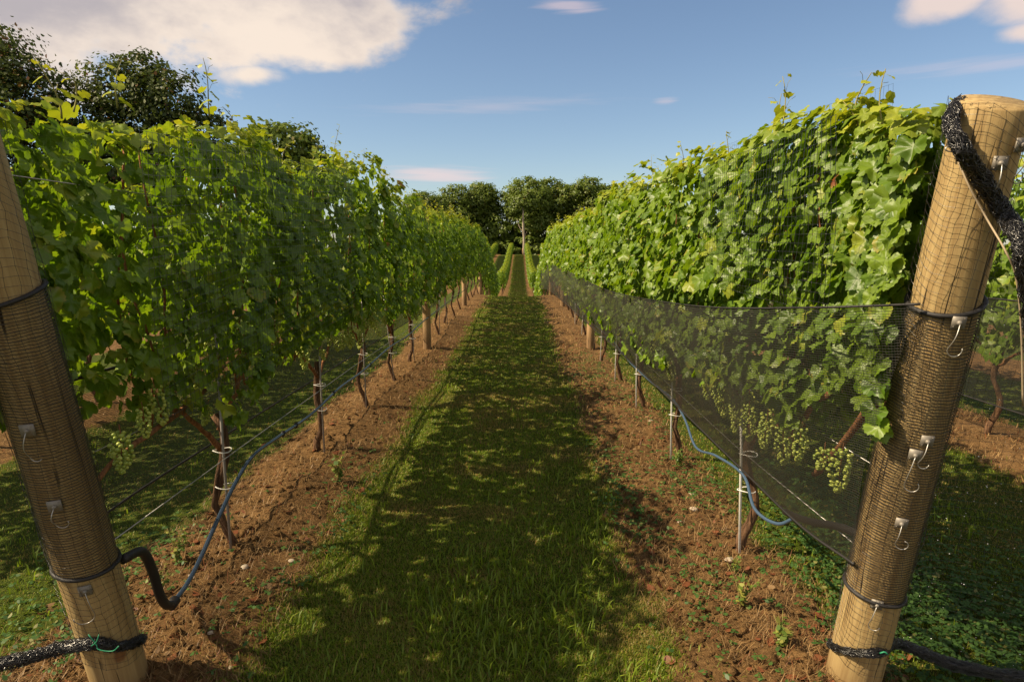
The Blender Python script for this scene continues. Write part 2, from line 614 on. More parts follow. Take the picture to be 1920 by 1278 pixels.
def soil_sd(x, y):
    """signed distance into a bare strip under the vines"""
    xs = np.asarray(x, float) + 0.0042 * np.asarray(y, float)
    r = np.full(np.shape(xs), -9.0)
    for c, h in ((-1.34, .41), (0.87, .34), (-3.83, .45), (3.50, .45), (-6.25, .45), (5.94, .45), (-8.7, .45), (8.4, .45)):
        r = np.maximum(r, h - np.abs(xs - c))
    return r + (fnoise(np.asarray(x) * 2.2, np.asarray(y) * 2.2, 3) - .5) * 0.26


def ground_z(x, y):
    x = np.asarray(x, float); y = np.asarray(y, float)
    s = soil_sd(x, y)
    near = 1 - smooth(25, 45, y)
    z = profile(y)
    z = z + 0.05 * smooth(-0.15, 0.35, s)
    z = z + (fnoise(x * .6, y * .6, 11) - .5) * 0.07
    k = smooth(-0.05, 0.1, s)
    z = z + k * near * ((fnoise(x * 5, y * 5, 21, 3) - .5) * 0.055 + (fnoise(x * 17, y * 17, 31, 3) - .5) * 0.026)
    return z


def axis(a, b, fine_a, fine_b, step, grow):
    v = list(np.arange(fine_a, fine_b, step))
    s = step; x = v[-1]
    while x < b:
        s *= grow; x += s; v.append(x)
    s = step; x = v[0]
    lo = []
    while x > a:
        s *= grow; x -= s; lo.append(x)
    return np.array(lo[::-1] + v)


gx = axis(-900, 900, -2.3, 2.3, 0.022, 1.09)
gy = axis(-900, 1500, 1.2, 7.0, 0.024, 1.022)
GX, GY = np.meshgrid(gx, gy)
GZ = ground_z(GX, GY)
nx, ny = len(gx), len(gy)
ii, jj = np.meshgrid(np.arange(ny - 1), np.arange(nx - 1), indexing='ij')
ii, jj = ii.ravel(), jj.ravel()
gf = np.stack([ii * nx + jj, ii * nx + jj + 1, (ii + 1) * nx + jj + 1, (ii + 1) * nx + jj], 1)
me = raw_mesh('ground', np.stack([GX.ravel(), GY.ravel(), GZ.ravel()], 1), [gf],
              {'soil': soil_sd(GX, GY).ravel()}, None, True, [M['ground']])
tag(link('ground', me), 'brown soil strips and mown green aisles of the vineyard', 'ground', None, 'structure')


def gz1(x, y):
    return float(ground_z(np.array([x]), np.array([y]))[0])


# ------------------------------------------------------------------ grass blades, straw, clover (stuff)
def blades(P, h, wd, lean, az, rnd, dry, name, mat, label, cat, z0=0.0):
    """curved three-segment blades, all in one mesh"""
    n = len(P)
    d = np.stack([np.cos(az), np.sin(az), np.zeros(n)], 1)
    sdir = np.stack([-np.sin(az), np.cos(az), np.zeros(n)], 1)
    V = np.zeros((n, 5, 3))
    up = np.array([0, 0, 1.0])
    for k, (tt, ww) in enumerate(((0, 1.0), (0.55, 0.8))):
        c = P + up * (h * tt * np.cos(lean * tt))[:, None] + d * (h * tt * np.sin(lean * tt))[:, None]
        V[:, 2 * k] = c - sdir * (wd * ww / 2)[:, None]
        V[:, 2 * k + 1] = c + sdir * (wd * ww / 2)[:, None]
    V[:, 4] = P + up * (h * np.cos(lean))[:, None] + d * (h * np.sin(lean))[:, None]
    b = np.arange(n)[:, None] * 5
    quads = b + np.array([[0, 1, 3, 2]])
    tris = b + np.array([[2, 3, 4]])
    me = raw_mesh(name, V.reshape(-1, 3), [tris, quads],
                  {'rnd': np.repeat(rnd, 5), 'dry': np.repeat(dry, 5)}, None, False, [mat])
    return tag(link(name, me), label, cat, None, 'stuff')


def scatter(n, x0, x1, y0, y1):
    """points whose density falls with the square of the distance"""
    u = rng.random(n)
    y = 1 / (1 / y0 + u * (1 / y1 - 1 / y0))
    return rng.uniform(x0, x1, n), y


PX, PY = [], []
for n, x0, x1, y0, y1 in ((330000, -1.15, 0.75, 1.55, 9), (60000, -1.1, 0.8, 9, 24), (34000, -1.5, 0.6, 46, 108),
                          (70000, -3.5, -1.7, 1.3, 14), (120000, 1.1, 3.2, 1.5, 12), (14000, -9, -3, 3, 20), (22000, 3.0, 8.5, 3.2, 20)):
    a, b = scatter(n, x0, x1, y0, y1)
    PX.append(a); PY.append(b)
PX, PY = np.concatenate(PX), np.concatenate(PY)
s = soil_sd(PX, PY)
keep = s < rng.normal(-0.01, 0.045, len(s)) * np.where(rng.random(len(s)) < .12, 3.6, 1.0)
thin = fnoise(PX * 1.7, PY * 1.7, 41)
PX, PY, s, thin = PX[keep], PY[keep], s[keep], thin[keep]
n = len(PX)
tall = fnoise(PX * 2.4, PY * 2.4, 55)
h = (0.009 + 0.013 * rng.random(n)) * (0.65 + 1.0 * tall) * np.clip(0.8 + 0.02 * PY, .8, 1.3)
edge = smooth(-0.10, 0.0, s) * (rng.random(n) < .4)
h = h * (1 + 0.9 * edge)
long_ = (rng.random(n) < 0.004 + 0.035 * smooth(.58, .72, fnoise(PX * 1.3, PY * 1.3, 77)) * (PY < 8) + .015 * (PY < 3.6) * (PX > -.35) * smooth(.50, .62, fnoise(PX * 2.2, PY * 2.2, 78)))
h = np.where(long_, rng.uniform(.04, .085, n), h)
wd = np.maximum(0.0024, 0.0010 * PY) * rng.uniform(.7, 1.4, n)
wd = np.where(long_, np.maximum(wd, .0065), wd)
dry = np.clip(smooth(.46, .72, fnoise(PX * 3, PY * 3, 91)) * rng.random(n) * 1.3 + (rng.random(n) < .24) * .85, 0, 1)
dry = np.where(long_, 0, dry)
blades(np.stack([PX, PY, ground_z(PX, PY) - 0.003], 1), h, wd, np.abs(rng.normal(.75, .40, n)), rng.uniform(0, 2 * PI, n),
       rng.random(n), dry, 'grass', M['grass'], 'mown green grass with dry tufts growing along the aisles', 'grass')

# straw and dead stems lying on the soil
PX, PY = [], []
for n, x0, x1, y0, y1 in ((12000, -1.95, -.8, 1.4, 16), (10500, .4, 1.3, 1.4, 14), (5000, 3.0, 4.0, 3, 9), (1500, -4.3, -3.3, 3, 9)):
    a, b = scatter(n, x0, x1, y0, y1); PX.append(a); PY.append(b)
PX, PY = np.concatenate(PX), np.concatenate(PY)
keep = (soil_sd(PX, PY) > -.06) & (fnoise(PX * 3.1, PY * 3.1, 5) > .36)
PX, PY = PX[keep], PY[keep]; n = len(PX)
blades(np.stack([PX, PY, ground_z(PX, PY) + 0.004], 1), rng.uniform(.02, .085, n) * (1 + .03 * PY), np.maximum(.0018, .0008 * PY) * rng.uniform(.7, 1.5, n),
       rng.normal(1.42, .16, n), rng.uniform(0, 2 * PI, n), rng.random(n), (rng.random(n) < .12) * 1.0,
       'dead_grass', M['straw'], 'dry straw and dead stems littering the brown soil', 'dead grass')

# fallen leaves
PX, PY = [], []
for n, x0, x1, y0, y1 in ((150, -1.9, -.9, 1.6, 12), (190, .5, 1.45, 1.6, 12)):
    a, b = scatter(n, x0, x1, y0, y1); PX.append(a); PY.append(b)
PX, PY = np.concatenate(PX), np.concatenate(PY); n = len(PX)
nn = np.stack([rng.normal(0, .35, n), rng.normal(0, .35, n), np.ones(n)], 1); nn /= np.linalg.norm(nn, axis=1)[:, None]
FALLEN = (np.stack([PX, PY, ground_z(PX, PY) + .012], 1), nn)

# clods of soil
PX, PY = [], []
for n, x0, x1, y0, y1 in ((2600, -1.9, -.9, 1.5, 9), (2400, .5, 1.45, 1.5, 9)):
    a, b = scatter(n, x0, x1, y0, y1); PX.append(a); PY.append(b)
PX, PY = np.concatenate(PX), np.concatenate(PY)
k = soil_sd(PX, PY) > 0.02
PX, PY = PX[k], PY[k]
n = len(PX)
V0, F0 = ICO[0]
r = rng.gamma(2.0, .0034, n) + .002
V = V0[None] * r[:, None, None] * np.array([1, 1, .7]) * rng.uniform(.6, 1.3, (n, len(V0), 1))
V = V + np.stack([PX, PY, ground_z(PX, PY) + r * .2], 1)[:, None]
Fc = F0[None] + (np.arange(n) * len(V0))[:, None, None]
me = raw_mesh('soil_clods', V.reshape(-1, 3), [Fc.reshape(-1, 3)], {'soil': np.full(n * len(V0), .5)}, None, False, [M['ground']])
tag(link('soil_clods', me), 'small loose clods of brown soil under the vines', 'soil', None, 'stuff')


def leaf_quads(P, nrm, size, rnd, dry, round_=True):
    """small round-ish leaflets (6-gons) as raw arrays"""
    n = len(P)
    ref = rng.normal(size=(n, 3))
    t1 = np.cross(nrm, ref); t1 /= np.linalg.norm(t1, axis=1)[:, None] + 1e-9
    t2 = np.cross(nrm, t1)
    ang = np.arange(6) * PI / 3
    rr = np.array([1.15, .8, .8, 1, .8, .8])
    V = P[:, None] + size[:, None, None] * rr[None, :, None] * (np.cos(ang)[None, :, None] * t1[:, None] + .85 * np.sin(ang)[None, :, None] * t2[:, None])
    V = V + nrm[:, None] * (size[:, None, None] * np.array([.15, -.1, -.1, .1, -.1, -.1])[None, :, None])
    F = np.arange(n * 6).reshape(n, 6)
    return V.reshape(-1, 3), F, np.repeat(rnd, 6), np.repeat(dry, 6)


P_, N_ = FALLEN; n = len(P_)
V, Fk, r_, d_ = leaf_quads(P_, N_, rng.uniform(.010, .026, n), rng.random(n) * .6, (rng.random(n) < .75) * 1.0)
me = raw_mesh('dead_leaves', V, [Fk], {'rnd': r_, 'dry': d_}, None, False, [M['straw']])
tag(link('dead_leaves', me), 'fallen brown leaves scattered on the soil strips', 'leaf litter', None, 'stuff')

# clover patches
PX, PY = [], []
for n, cx_, cy_, sx_, sy_ in ((1500, 1.55, 2.6, .22, .5), (900, 1.62, 3.5, .18, .6), (450, .78, 7.0, .16, 1.0), (240, .58, 3.6, .07, .5),
                              (1300, 1.75, 2.2, .3, .3), (420, -1.75, 2.4, .2, .4), (70, .72, 2.25, .10, .2), (90, .70, 3.0, .10, .5), (200, -1.02, 3.0, .08, .9), (200, 1.1, 5.2, .15, .8), (200, 1.0, 3.7, .12, .25), (500, 2.3, 2.5, .5, .5)):
    PX.append(rng.normal(cx_, sx_, n)); PY.append(rng.normal(cy_, sy_, n))
PX, PY = np.concatenate(PX), np.concatenate(PY); n = len(PX)
hh = rng.uniform(.02, .05, n)
C0 = np.stack([PX, PY, ground_z(PX, PY) + hh], 1)
Ps, Ns, Ss = [], [], []
a0 = rng.uniform(0, 2 * PI, n)
for k in range(3):
    a = a0 + k * 2 * PI / 3
    Ps.append(C0 + np.stack([np.cos(a), np.sin(a), 0 * a], 1) * .009)
    nn = np.stack([np.cos(a) * .3, np.sin(a) * .3, np.ones(n)], 1) + rng.normal(0, .2, (n, 3))
    Ns.append(nn / np.linalg.norm(nn, axis=1)[:, None]); Ss.append(rng.uniform(.007, .011, n))
V, Fk, r_, d_ = leaf_quads(np.concatenate(Ps), np.concatenate(Ns), np.concatenate(Ss), rng.random(3 * n), (rng.random(3 * n) < .06) * 1.0)
me = raw_mesh('clover', V, [Fk], {'rnd': r_, 'dry': d_}, None, False, [M['clover']])
tag(link('clover', me), 'low green clover spreading beside the vine strips', 'clover', None, 'stuff')

# ------------------------------------------------------------------ vine leaves
_half = [(0.00, 0.63), (0.06, 0.555), (0.13, 0.535), (0.155, 0.455), (0.23, 0.43), (0.245, 0.37), (0.33, 0.41), (0.385, 0.425), (0.395, 0.345),
         (0.475, 0.305), (0.45, 0.22), (0.495, 0.14), (0.445, 0.075), (0.49, 0.0), (0.445, -0.08), (0.44, -0.16),
         (0.355, -0.185), (0.315, -0.265), (0.225, -0.245), (0.155, -0.29), (0.095, -0.21), (0.04, -0.075)]
_simple = [(0, .63), (.16, .44), (.33, .42), (.46, .26), (.42, .05), (.45, -.12), (.28, -.25), (.10, -.19)]
_tiny = [(0, .62), (.40, .36), (.46, -.08), (.22, -.25)]


def template(half, ring):
    o = list(half) + [(-x, y) for x, y in reversed(half) if x > 0]
    if half is not _tiny:
        o = half + [(0, 0)] + [(-x, y) for x, y in reversed(half) if x > 0]
    O = np.array(o); c = np.array([0, .10])
    k = len(O)
    if ring:
        V = np.vstack([c, c + (O - c) * .55, O])
        i = np.arange(k); j = (i + 1) % k
        tri = np.stack([np.zeros(k, int), 1 + j, 1 + i], 1)
        quad = np.stack([1 + i, 1 + j, 1 + k + j, 1 + k + i], 1)
        return V, tri, quad
    V = np.vstack([c, O])
    i = np.arange(k); j = (i + 1) % k
    return V, np.stack([np.zeros(k, int), 1 + j, 1 + i], 1), np.zeros((0, 4), int)


LOD = {0: template(_half, True), 1: template(_simple, False), 2: template(_tiny, False)}


def leaf_mesh(name, P, nrm, tip, size, rnd, young, lod):
    """vine leaves: P the petiole end, nrm the upper face, tip the way the leaf points"""
    T, tri, quad = LOD[lod]
    n, k = len(P), len(T)
    nrm = nrm / (np.linalg.norm(nrm, axis=1)[:, None] + 1e-9)
    tip = tip - (tip * nrm).sum(1)[:, None] * nrm
    tip /= np.linalg.norm(tip, axis=1)[:, None] + 1e-9
    b = np.cross(tip, nrm)
    X, Y = T[:, 0], T[:, 1]
    fold = rng.normal(.04, .20, n)[:, None] * np.abs(X)[None]
    curl = rng.normal(-.35, .22, n)[:, None] * ((Y - .1) ** 2)[None]
    twist = rng.normal(0, .35, n)[:, None] * (X * Y)[None]
    th = np.arctan2(X, Y)
    ruff = (rng.uniform(.02, .07, n)[:, None] * np.sin(5 * th[None] + rng.uniform(0, 6.3, n)[:, None])
            * (np.hypot(X, Y)[None] > .2))
    Z = fold + curl + twist + ruff
    asp = rng.uniform(.88, 1.12, n)[:, None]
    Xs = X[None] * asp
    V = P[:, None] + size[:, None, None] * (Xs[..., None] * b[:, None] + Y[None, :, None] * tip[:, None] + Z[..., None] * nrm[:, None])
    off = (np.arange(n) * k)[:, None, None]
    faces = [(tri[None] + off).reshape(-1, 3)]
    if len(quad):
        faces.append((quad[None] + off).reshape(-1, 4))
    return raw_mesh(name, V.reshape(-1, 3), faces, {'rnd': np.repeat(rnd, k), 'young': np.repeat(young, k)},
                    np.tile(T, (n, 1)), True, [M['leaf']])


def foliage(name, n, y0, y1, zlow, ztop, half, lod, size=(.066, .106), seed=0, holes=0.0, inner=.22, shift=None, endcap=0.0, clip=None, lim=None, taper=0.0, rough=1.0):
    """leaf wall of one vine in its own coordinates: x across the row, y along it, z up"""
    side = np.where(rng.random(n) < .5, -1.0, 1.0)
    y = rng.uniform(y0, y1, n)
    v = rng.random(n) ** 0.92
    zl = zlow(y) if callable(zlow) else np.full(n, zlow)
    zt = ztop(y) if callable(ztop) else np.full(n, ztop)
    zl = zl + (vnoise(y * 4.5 + seed * 3.3, side * 2, 60) - .5) * .26
    zt = zt + (vnoise(y * 3.6 + seed * 5.1, y * 0, 61) - .5) * .20 * rough
    z = zl + (zt - zl) * v
    T = half * (0.55 + 0.62 * np.sin(PI * np.clip(v * .80 + .14, 0, 1))) + (fnoise(y * 2.6 + seed * 7.7, z * 2.6 + side * 9, 62, 3) - .5) * half * 1.5
    T = T * (1 - taper * smooth(y0 + 1.0, y0 + .15, y))
    T = np.maximum(T, .05)
    endn = -1.1 * smooth(y0 + .35, y0, y) * endcap
    T = T * (1 - .45 * endcap * smooth(y0 + .5, y0, y))
    dep = np.where(rng.random(n) < inner, rng.uniform(0, .85, n), 1.0 - np.abs(rng.normal(0, .13, n)))
    x = side * T * dep
    if shift is not None:
        x = x + shift(y)
    if lim is not None:
        lo = lim[0] - rng.uniform(0, .07, n)
        x = np.where(z < lim[1], np.clip(x, -lo, lo), x)
    phi = rng.normal(.40, .29, n) + .75 * smooth(.86, 1.0, v)
    nrm = np.stack([side * np.cos(phi), rng.normal(0, .36, n) + endn, np.sin(phi)], 1)
    roll = rng.normal(0, .55, n)
    tip = np.stack([side * .35 + rng.normal(0, .2, n), np.sin(roll), -np.cos(roll)], 1)
    sz = rng.uniform(size[0], size[1], n) * np.where(rng.random(n) < .18, .68, 1.0)
    young = np.clip(smooth(.88, 1.02, v) * rng.uniform(.1, 1.1, n) + (rng.random(n) < .04) * .5, 0, 1)
    sz = sz * (1 - .3 * smooth(.93, 1.0, v))
    if holes or clip:
        keep = clip(x, y, z) if clip else fnoise(y * 4 + seed, z * 4 + side * 5, 63, 2) > holes
        x, y, z, nrm, tip, sz, young, n = x[keep], y[keep], z[keep], nrm[keep], tip[keep], sz[keep], young[keep], int(keep.sum())
    return leaf_mesh(name, np.stack([x, y, z], 1), nrm, tip, sz, rng.random(n), young, lod)


def shoot_mesh(h, k, seed):
    """a young shoot standing out of the top: stem, small yellow-green leaves, tendrils"""
    r = random.Random(seed)
    a = r.uniform(0, 6.28)
    P = np.array([[.035 * math.sin(2.2 * t + a) * t, .03 * math.cos(1.7 * t + a) * t, h * t] for t in np.linspace(0, 1, 8)])
    mb = MB().tube(P, np.linspace(.0032, .0011, 8), 5)
    for q in (.45, .8):
        c = P[int(q * 7)]
        s_ = r.uniform(0, 6.28)
        mb.tube([c, c + np.array([.02 * math.cos(s_), .02 * math.sin(s_), .03]), c + np.array([.045 * math.cos(s_), .045 * math.sin(s_), .035])], .0008, 3)
    st = mb.mesh('shoot_stem', [M['shoot_stem']])
    t = np.linspace(.15, 1, k)
    az_ = a + np.arange(k) * 2.5
    pos = np.stack([np.interp(t, np.linspace(0, 1, 8), P[:, c]) for c in range(3)], 1)
    nrm = np.stack([.5 * np.cos(az_), .5 * np.sin(az_), np.ones(k)], 1) + rng.normal(0, .25, (k, 3))
    tip = np.stack([np.cos(az_), np.sin(az_), rng.uniform(-.6, .2, k)], 1)
    pos = pos + np.stack([np.cos(az_), np.sin(az_), 0 * az_], 1) * .022
    sz = np.interp(t, [0, 1], [.075, .022])
    lm = leaf_mesh('shoot_leaves', pos, nrm, tip, sz, rng.random(k), np.interp(t, [0, 1], [.45, 1.0]), 1)
    # join the stem into the leaf mesh
    import bmesh
    b = bmesh.new(); b.from_mesh(lm); nf = len(b.faces); b.from_mesh(st)
    b.faces.ensure_lookup_table()
    for f in b.faces[nf:]:
        f.material_index = 1
    b.to_mesh(lm); b.free()
    lm.materials.append(M['shoot_stem'])
    return lm


M['shoot_stem'] = make_plain('shoot_stem', (0.24, 0.22, 0.06), 0.6, 0.3)
SHOOTS = [shoot_mesh(hh_, k_, i_) for i_, (hh_, k_) in enumerate(((.16, 6), (.22, 8), (.30, 10), (.12, 5)))]


def cluster_mesh(nb, L, Wd, seed, sub=1):
    """a bunch of grapes hanging from the origin"""
    mb = MB()
    r = np.random.default_rng(seed)
    mb.tube([(0, 0, .03), (0.004, 0, 0), (0, 0, -L * .8)], .0018, 5, mi=1)
    for i in range(nb):
        t = (i + .5) / nb
        z = -L * (t ** .85)
        rad = Wd * (math.sin(PI * min(1, .22 + t * .75)) ** .8) * r.uniform(.55, 1.0)
        a = i * 2.4 + r.uniform(-.4, .4)
        mb.ball((rad * math.cos(a), rad * math.sin(a), z), r.uniform(.0052, .0090), sub, r.random(), (1, 1, 1.06))
    return mb.mesh('grape_cluster', [M['grape'], M['cane']])


CLUST = [cluster_mesh(62, .155, .036, 1), cluster_mesh(46, .125, .033, 2), cluster_mesh(80, .18, .044, 3), cluster_mesh(34, .10, .030, 4)]


def trunk_mesh(h, seed, r0=.018):
    r = random.Random(seed)
    n = 11
    P = [np.array([r.uniform(-.008, .008) + .02 * math.sin(i * .9 + seed), r.uniform(-.008, .008) + .025 * math.sin(i * .7 + 2 * seed), -.06 + (h + .06) * i / (n - 1)]) for i in range(n)]
    R = [r0 * (1.25 if i == 0 else 1.0) * r.uniform(.82, 1.15) * (1 if i < n - 2 else 1.2) for i in range(n)]
    mb = MB().tube(P, R, 9)
    Q = [p + np.array([.018 * math.sin(i * .5 + seed), .018 * math.cos(i * .5 + seed), 0]) for i, p in enumerate(P)]
    mb.tube(Q, [q * .62 for q in R], 7)
    return mb.mesh('trunk', [M['vine_bark']])


TRUNKS = [trunk_mesh(.62, s_) for s_ in (1, 4, 7)]


def cane_mesh(pts, r0=.011, r1=.006, seed=0):
    P = spline(pts, 12)
    r = np.random.default_rng(seed)
    P[1:-1] += r.normal(0, .004, (10, 3))
    R = np.linspace(r0, r1, 12) * r.uniform(.85, 1.2, 12)
    return MB().tube(P, R, 7).mesh('cane', [M['cane']])


CANES = [cane_mesh([(0, 0, .52), (.01, .18 * s_, .64), (0, .40 * s_, .74), (0, .62 * s_, .76)], seed=5 + s_) for s_ in (1, -1)]
UPCANES = [cane_mesh([(0, 0, .70), (.02 * s_, .03, 1.0), (.03, .02 * s_, 1.3), (0, 0, 1.75)], .006, .0035, seed=9 + s_) for s_ in (1, -1, 2)]

# prototype leaf walls: mid-distance (1), far (2)
MID = [foliage('foliage', 1050, -.70, .70, .75, lambda y: 2.00 - .24 * smooth(.25, .72, np.abs(y)), .24, 1, seed=10 + i) for i in range(5)]
MIDR = [foliage('foliage', 1150, -.70, .70, .66, 1.95, .25, 1, seed=20 + i, lim=(.25, 1.05)) for i in range(5)]
FAR = [foliage('foliage', 620, -.72, .72, .66, 1.95, .25, 2, (.09, .135), seed=30 + i) for i in range(4)]

ORD = ('first', 'second', 'third', 'fourth', 'fifth', 'sixth', 'seventh', 'eighth', 'ninth', 'tenth', 'eleventh', 'twelfth',
       'thirteenth', 'fourteenth', 'fifteenth', 'sixteenth')


def vine(label, group, x, y, fol, trunk, clusters=(), canes=(), shoots=(), flip=False, ups=0):
    t = thing('grapevine', label, 'grapevine', (x, y, gz1(x, y)), group)
    rz = (0, 0, PI if flip else 0)
    link('foliage', fol, t, rot=rz)
    link('trunk', trunk, t)
    for c in canes:
        link('cane', c, t, rot=rz)
    for i in range(ups):
        link('upright_cane', UPCANES[i % 3], t, (rng.uniform(-.05, .05), rng.uniform(-.55, .55), 0), (0, 0, rng.uniform(0, 6)))
    for i, (cx_, cy_, cz_, k) in enumerate(clusters):
        g_ = link('grape_cluster', CLUST[k], t, (cx_, cy_, cz_), (rng.normal(0, .14), rng.normal(0, .14), rng.uniform(0, 6)))
        q_ = rng.uniform(.68, .92)
        g_.scale = (q_, q_, q_ * rng.uniform(.9, 1.15))
    for sx_, sy_, sz_, k in shoots:
        link('shoot', SHOOTS[k], t, (sx_, sy_, sz_), (rng.normal(0, .15), rng.normal(0, .15), rng.uniform(0, 6)))
    return t


def rand_clusters(n, zl, side):
    return [(rng.uniform(.04, .17) * side, rng.uniform(-.55, .55), zl + rng.uniform(-.10, .10), int(rng.integers(0, 4))) for _ in range(n)]


def rand_shoots(n, zt):
    return [(rng.uniform(-.1, .1), rng.uniform(-.6, .6), zt - .06 + rng.uniform(-.05, .05), int(rng.integers(0, 4))) for _ in range(n)]


LG, RG = 'grapevines in the left row', 'grapevines in the right row'
L0, R0, STEP = 2.80, 2.84, 1.26

# --- first three vines of each row are modelled leaf by leaf at full detail
yl = [L0, L0 + 1.42, L0 + 2.62]
first = foliage('foliage', 3200, -1.42, .70, lambda y: 0.77 + .20 * smooth(-.3, -1.2, y), lambda y: 1.90 - .18 * smooth(-.3, -1.2, y), .29, 0,
                seed=1, size=(.054, .094), shift=lambda y: -.26 * smooth(-.30, -1.05, y), endcap=.6)
vine('first shaded grapevine of the left row, starting beside the leaning left end post', LG, rx(ROWS[0], yl[0]), yl[0], first, TRUNKS[0],
     [(.10, -1.02, .80, 2), (.12, -.88, .80, 0), (.15, -.80, .86, 0), (.10, -.84, .79, 1), (.09, -.62, .89, 2),
      (.08, -.50, .92, 1), (.06, -.20, .72, 1), (.10, -.34, .93, 0), (.07, .10, .95, 2), (.06, -.05, .93, 0), (.08, .24, .96, 1), (.05, .36, .92, 0), (.05, -.12, .99, 1), (.09, .50, .98, 0)],
     [cane_mesh([(0, 0, .46), (.03, -.14, .56), (.05, -.34, .70), (.05, -.55, .84)], .013, .008, 1),
      cane_mesh([(.0, -.1, .76), (.06, -.45, .74), (.09, -.78, .72), (.10, -1.02, .66)], .011, .007, 2),
      cane_mesh([(0, 0, .55), (.02, .12, .68), (.0, .34, .80), (0, .62, .80)], .012, .007, 3)],
     [(0, -.55, 1.84, 0), (.05, -.9, 1.74, 0), (.1, -.1, 1.90, 1), (-.05, -.7, 1.80, 3), (-.1, -1.0, 1.70, 3), (.05, .25, 1.90, 3)], ups=6)
vine('second grapevine of the left row, set back behind the first one', LG, rx(ROWS[0], yl[1]), yl[1],
     foliage('foliage', 1250, -.74, .62, .74, lambda y: 1.98 - .16 * smooth(.1, -.7, y), .24, 0, seed=2, size=(.062, .104)), TRUNKS[1],
     rand_clusters(12, .80, 1), CANES, [(.05, .4, 1.95, 2), (0, .05, 1.92, 0), (-.05, -.3, 1.90, 3), (.1, .5, 1.92, 0)], ups=4)
vine('third grapevine of the left row, with a sunlit tuft on top', LG, rx(ROWS[0], yl[2]), yl[2],
     foliage('foliage', 1250, -.62, .70, .74, lambda y: 2.05 - .22 * smooth(.1, .7, y), .26, 0, seed=3, size=(.062, .104)), TRUNKS[2],
     rand_clusters(12, .80, 1), CANES, rand_shoots(5, 2.02), ups=4)

yr = [R0, R0 + 1.36, R0 + 2.66]
firstr = foliage('foliage', 3700, -1.16, .70, lambda y: 0.80 + .08 * smooth(-.3, -1.0, y), lambda y: 1.875 - .13 * smooth(-.65, -1.1, y), .27, 0,
                 seed=4, size=(.055, .094), endcap=.3, lim=(.27, 1.24), taper=.60, rough=.6,
                 clip=lambda x, y, z: ~((y < -.79 - .225 * z) & (x > -.075)))
vine('first grapevine of the right row, large sunlit leaves beside the leaning end post', RG, rx(ROWS[1], yr[0]), yr[0], firstr, TRUNKS[1],
     [(-.05, -.90, .78, 2), (-.07, -.82, .76, 3), (-.10, -.72, .80, 0), (-.13, -.64, .78, 2), (-.08, -.66, .88, 1), (-.14, -.52, .80, 0), (-.10, -.46, .76, 1), (-.15, -.36, .79, 2),
      (-.12, -.26, .82, 0), (-.16, -.18, .78, 1), (-.12, -.08, .80, 0), (-.15, .02, .79, 3), (-.14, .10, .80, 0), (-.09, .18, .78, 2), (-.14, .28, .80, 1), (-.10, .40, .78, 0), (-.07, .02, .66, 3), (-.13, -.55, .90, 1)],
     [cane_mesh([(0, 0, .52), (-.02, -.12, .60), (-.04, -.36, .70), (-.05, -.62, .78)], .012, .007, 1),
      cane_mesh([(.0, -.62, .60), (-.02, -.78, .72), (-.05, -.95, .86), (-.05, -1.1, 1.0)], .012, .009, 2),
      cane_mesh([(-.03, -.48, .62), (-.06, -.56, .74), (-.08, -.72, .86), (-.08, -.85, .95)], .010, .008, 4),
      cane_mesh([(0, 0, .55), (-.02, .12, .68), (.0, .34, .78), (0, .62, .78)], .012, .007, 3)],
     [(-.04, -1.0, 1.68, 1), (-.05, -.85, 1.72, 3), (-.1, -.40, 1.82, 1), (-.06, -.30, 1.82, 0), (0, -.72, 1.82, 3), (-.05, .05, 1.78, 3), (-.05, .4, 1.80, 0)], ups=5)
vine('second grapevine of the right row, with the netting across its grapes', RG, rx(ROWS[1], yr[1]), yr[1],
     foliage('foliage', 1350, -.72, .66, .68, 1.90, .26, 0, seed=5, size=(.064, .104), lim=(.26, 1.16)), TRUNKS[0],
     rand_clusters(13, .76, -1), CANES, [(-.05, -.1, 1.82, 1), (-.05, .4, 1.82, 0), (0, .2, 1.80, 3), (0, -.5, 1.80, 0)], ups=4)
vine('third grapevine of the right row, its leaves bulging over the netting edge', RG, rx(ROWS[1], yr[2]), yr[2],
     foliage('foliage', 1350, -.66, .70, .64, 1.93, .26, 0, seed=6, size=(.064, .104), lim=(.26, 1.10)), TRUNKS[2],
     rand_clusters(11, .74, -1), CANES, rand_shoots(4, 1.86), ups=3)

# --- the rest of both rows and the parts of the neighbouring rows that show
VINE_Y = {0: list(yl), 1: list(yr)}
for row, (y_start, lab, grp, zl, zt, side, mids) in enumerate(((yl[2] + 1.27, 'left', LG, .80, 1.97, 1, MID), (yr[2] + 1.27, 'right', RG, .70, 1.89, -1, MIDR))):
    k = 3
    y = y_start
    while y < 106:
        hidden = 32 < y < 48
        far = y > 15
        if not hidden:
            if k < 11:
                label = f'{ORD[k]} grapevine of the {lab} row, counted from its end post'
            elif y < 40:
                label = f'leafy grapevine on the near rise in the {lab} row, past its second slim post'
            else:
                label = f'tiny sunlit grapevine on the far slope in the {lab} row before the woods'
            x = float(rx(ROWS[row], y))
            if not far:
                vine(label, grp, x, y, mids[k % 5], TRUNKS[k % 3], rand_clusters(5, zl - .04, side), CANES, rand_shoots(5, zt), flip=k % 2 == 0, ups=2)
            else:
                vine(label, grp, x, y, FAR[k % 4], TRUNKS[k % 3], (), (), rand_shoots(2 if y < 30 else 0, 2.0), flip=k % 2 == 0)
            VINE_Y[row].append(y)
        y += STEP; k += 1
